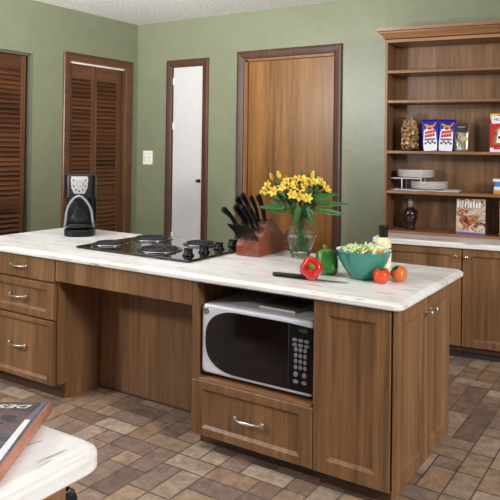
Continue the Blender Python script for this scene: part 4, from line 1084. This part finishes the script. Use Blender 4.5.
# small stack at the right end of the plates shelf, and a box on the lowest shelf (both cut by the photo edge)
for k, (z_, h_, mt, w_, nm, lab) in enumerate(((0, .030, 'orange_print', .13, 'tin', 'orange flat box at the bottom of the small stack at the right photo edge'), (.030, .030, 'white_print', .12, 'tin', 'white flat box second in the small stack at the right photo edge'), (.060, .040, 'blue_print', .11, 'tin', 'blue box near the top of the small stack at the right photo edge'), (.100, .022, 'white_print', .14, 'tin', 'white lid-like box on top of the small stack at the right photo edge'))):
    o = MB().box(-w_/2, w_/2, -.045, .045, 0, h_).build('small_box', mt, bevel=.003); o.matrix_world = MBK @ T(.275, .36, SZ[0]+z_); WM[o] = o.matrix_world.copy(); tag(o, lab, 'box')
o = MB().box(-.08, .08, -.03, .03, 0, .285).build('food_box', photo_cover('green_red_yellow_box_print', [(60, 110, 50), (190, 150, 60), (180, 50, 40)], (3, 3, 14)), bevel=.002)
o.matrix_world = MBK @ T(.338, .36, zb+.022); tag(o, 'colourful food box on the lowest bookcase shelf at the right photo edge', 'box')

# ------------------------------------------------------------------ lights
def area(name, loc, target, size, power, col=(1, 1, 1), sy=None, spread=180):
    l = bpy.data.lights.new(name, 'AREA'); l.spread = math.radians(spread); l.energy = power; l.size = size; l.color = col
    if sy: l.shape = 'RECTANGLE'; l.size_y = sy
    o = bpy.data.objects.new(name, l); COL.objects.link(o); o.location = loc
    o.rotation_euler = (Vector(target)-Vector(loc)).to_track_quat('-Z', 'Y').to_euler()
    return o
area('lamp_left', (-4.0, -2.9, 2.54), (-1.0, 1.6, 1.0), .36, 60, (1, .995, .99))
area('lamp_right', (3.7, -1.3, 2.6), (-.6, .7, .6), .7, 112, (1, .985, .965))
area('ceiling_fill_light', (-1.9, -1.9, 1.75), (-2.5, .1, 3.05), .6, 70, (1, .99, .985), spread=95)  # added fill aimed upward to brighten the ceiling, no fixture stands here
wd = bpy.data.worlds.new('world'); sc.world = wd; wd.use_nodes = True
wd.node_tree.nodes['Background'].inputs[0].default_value = (.97, .98, 1, 1); wd.node_tree.nodes['Background'].inputs[1].default_value = .26

# ------------------------------------------------------------------ camera
cd = bpy.data.cameras.new('camera'); cam = bpy.data.objects.new('camera', cd); COL.objects.link(cam)
cd.sensor_width = 36; cd.sensor_height = 36; cd.lens = f*36/500; cd.shift_y = -(250-cyp)/500; cd.clip_start = .02; cd.clip_end = 100
R = RM.transposed() @ m3([[1, 0, 0], [0, -1, 0], [0, 0, -1]])
cam.matrix_world = T(*CAM) @ R.to_4x4()
sc.camera = cam

# ------------------------------------------------------------------ scale everything to metres
for me in bpy.data.meshes: me.transform(Matrix.Scale(S, 4))
for o in sc.objects:
    o.location = o.location*S
    for md in o.modifiers:
        if md.type == 'BEVEL': md.width *= S
        if md.type == 'SOLIDIFY': md.thickness *= S
    if o.type == 'LIGHT':
        o.data.size *= S
        if o.data.shape == 'RECTANGLE': o.data.size_y *= S
vs = sc.view_settings; vs.view_transform = 'Standard'; vs.look = 'None'; vs.gamma = 1; vs.exposure = .06; vs.use_curve_mapping = False
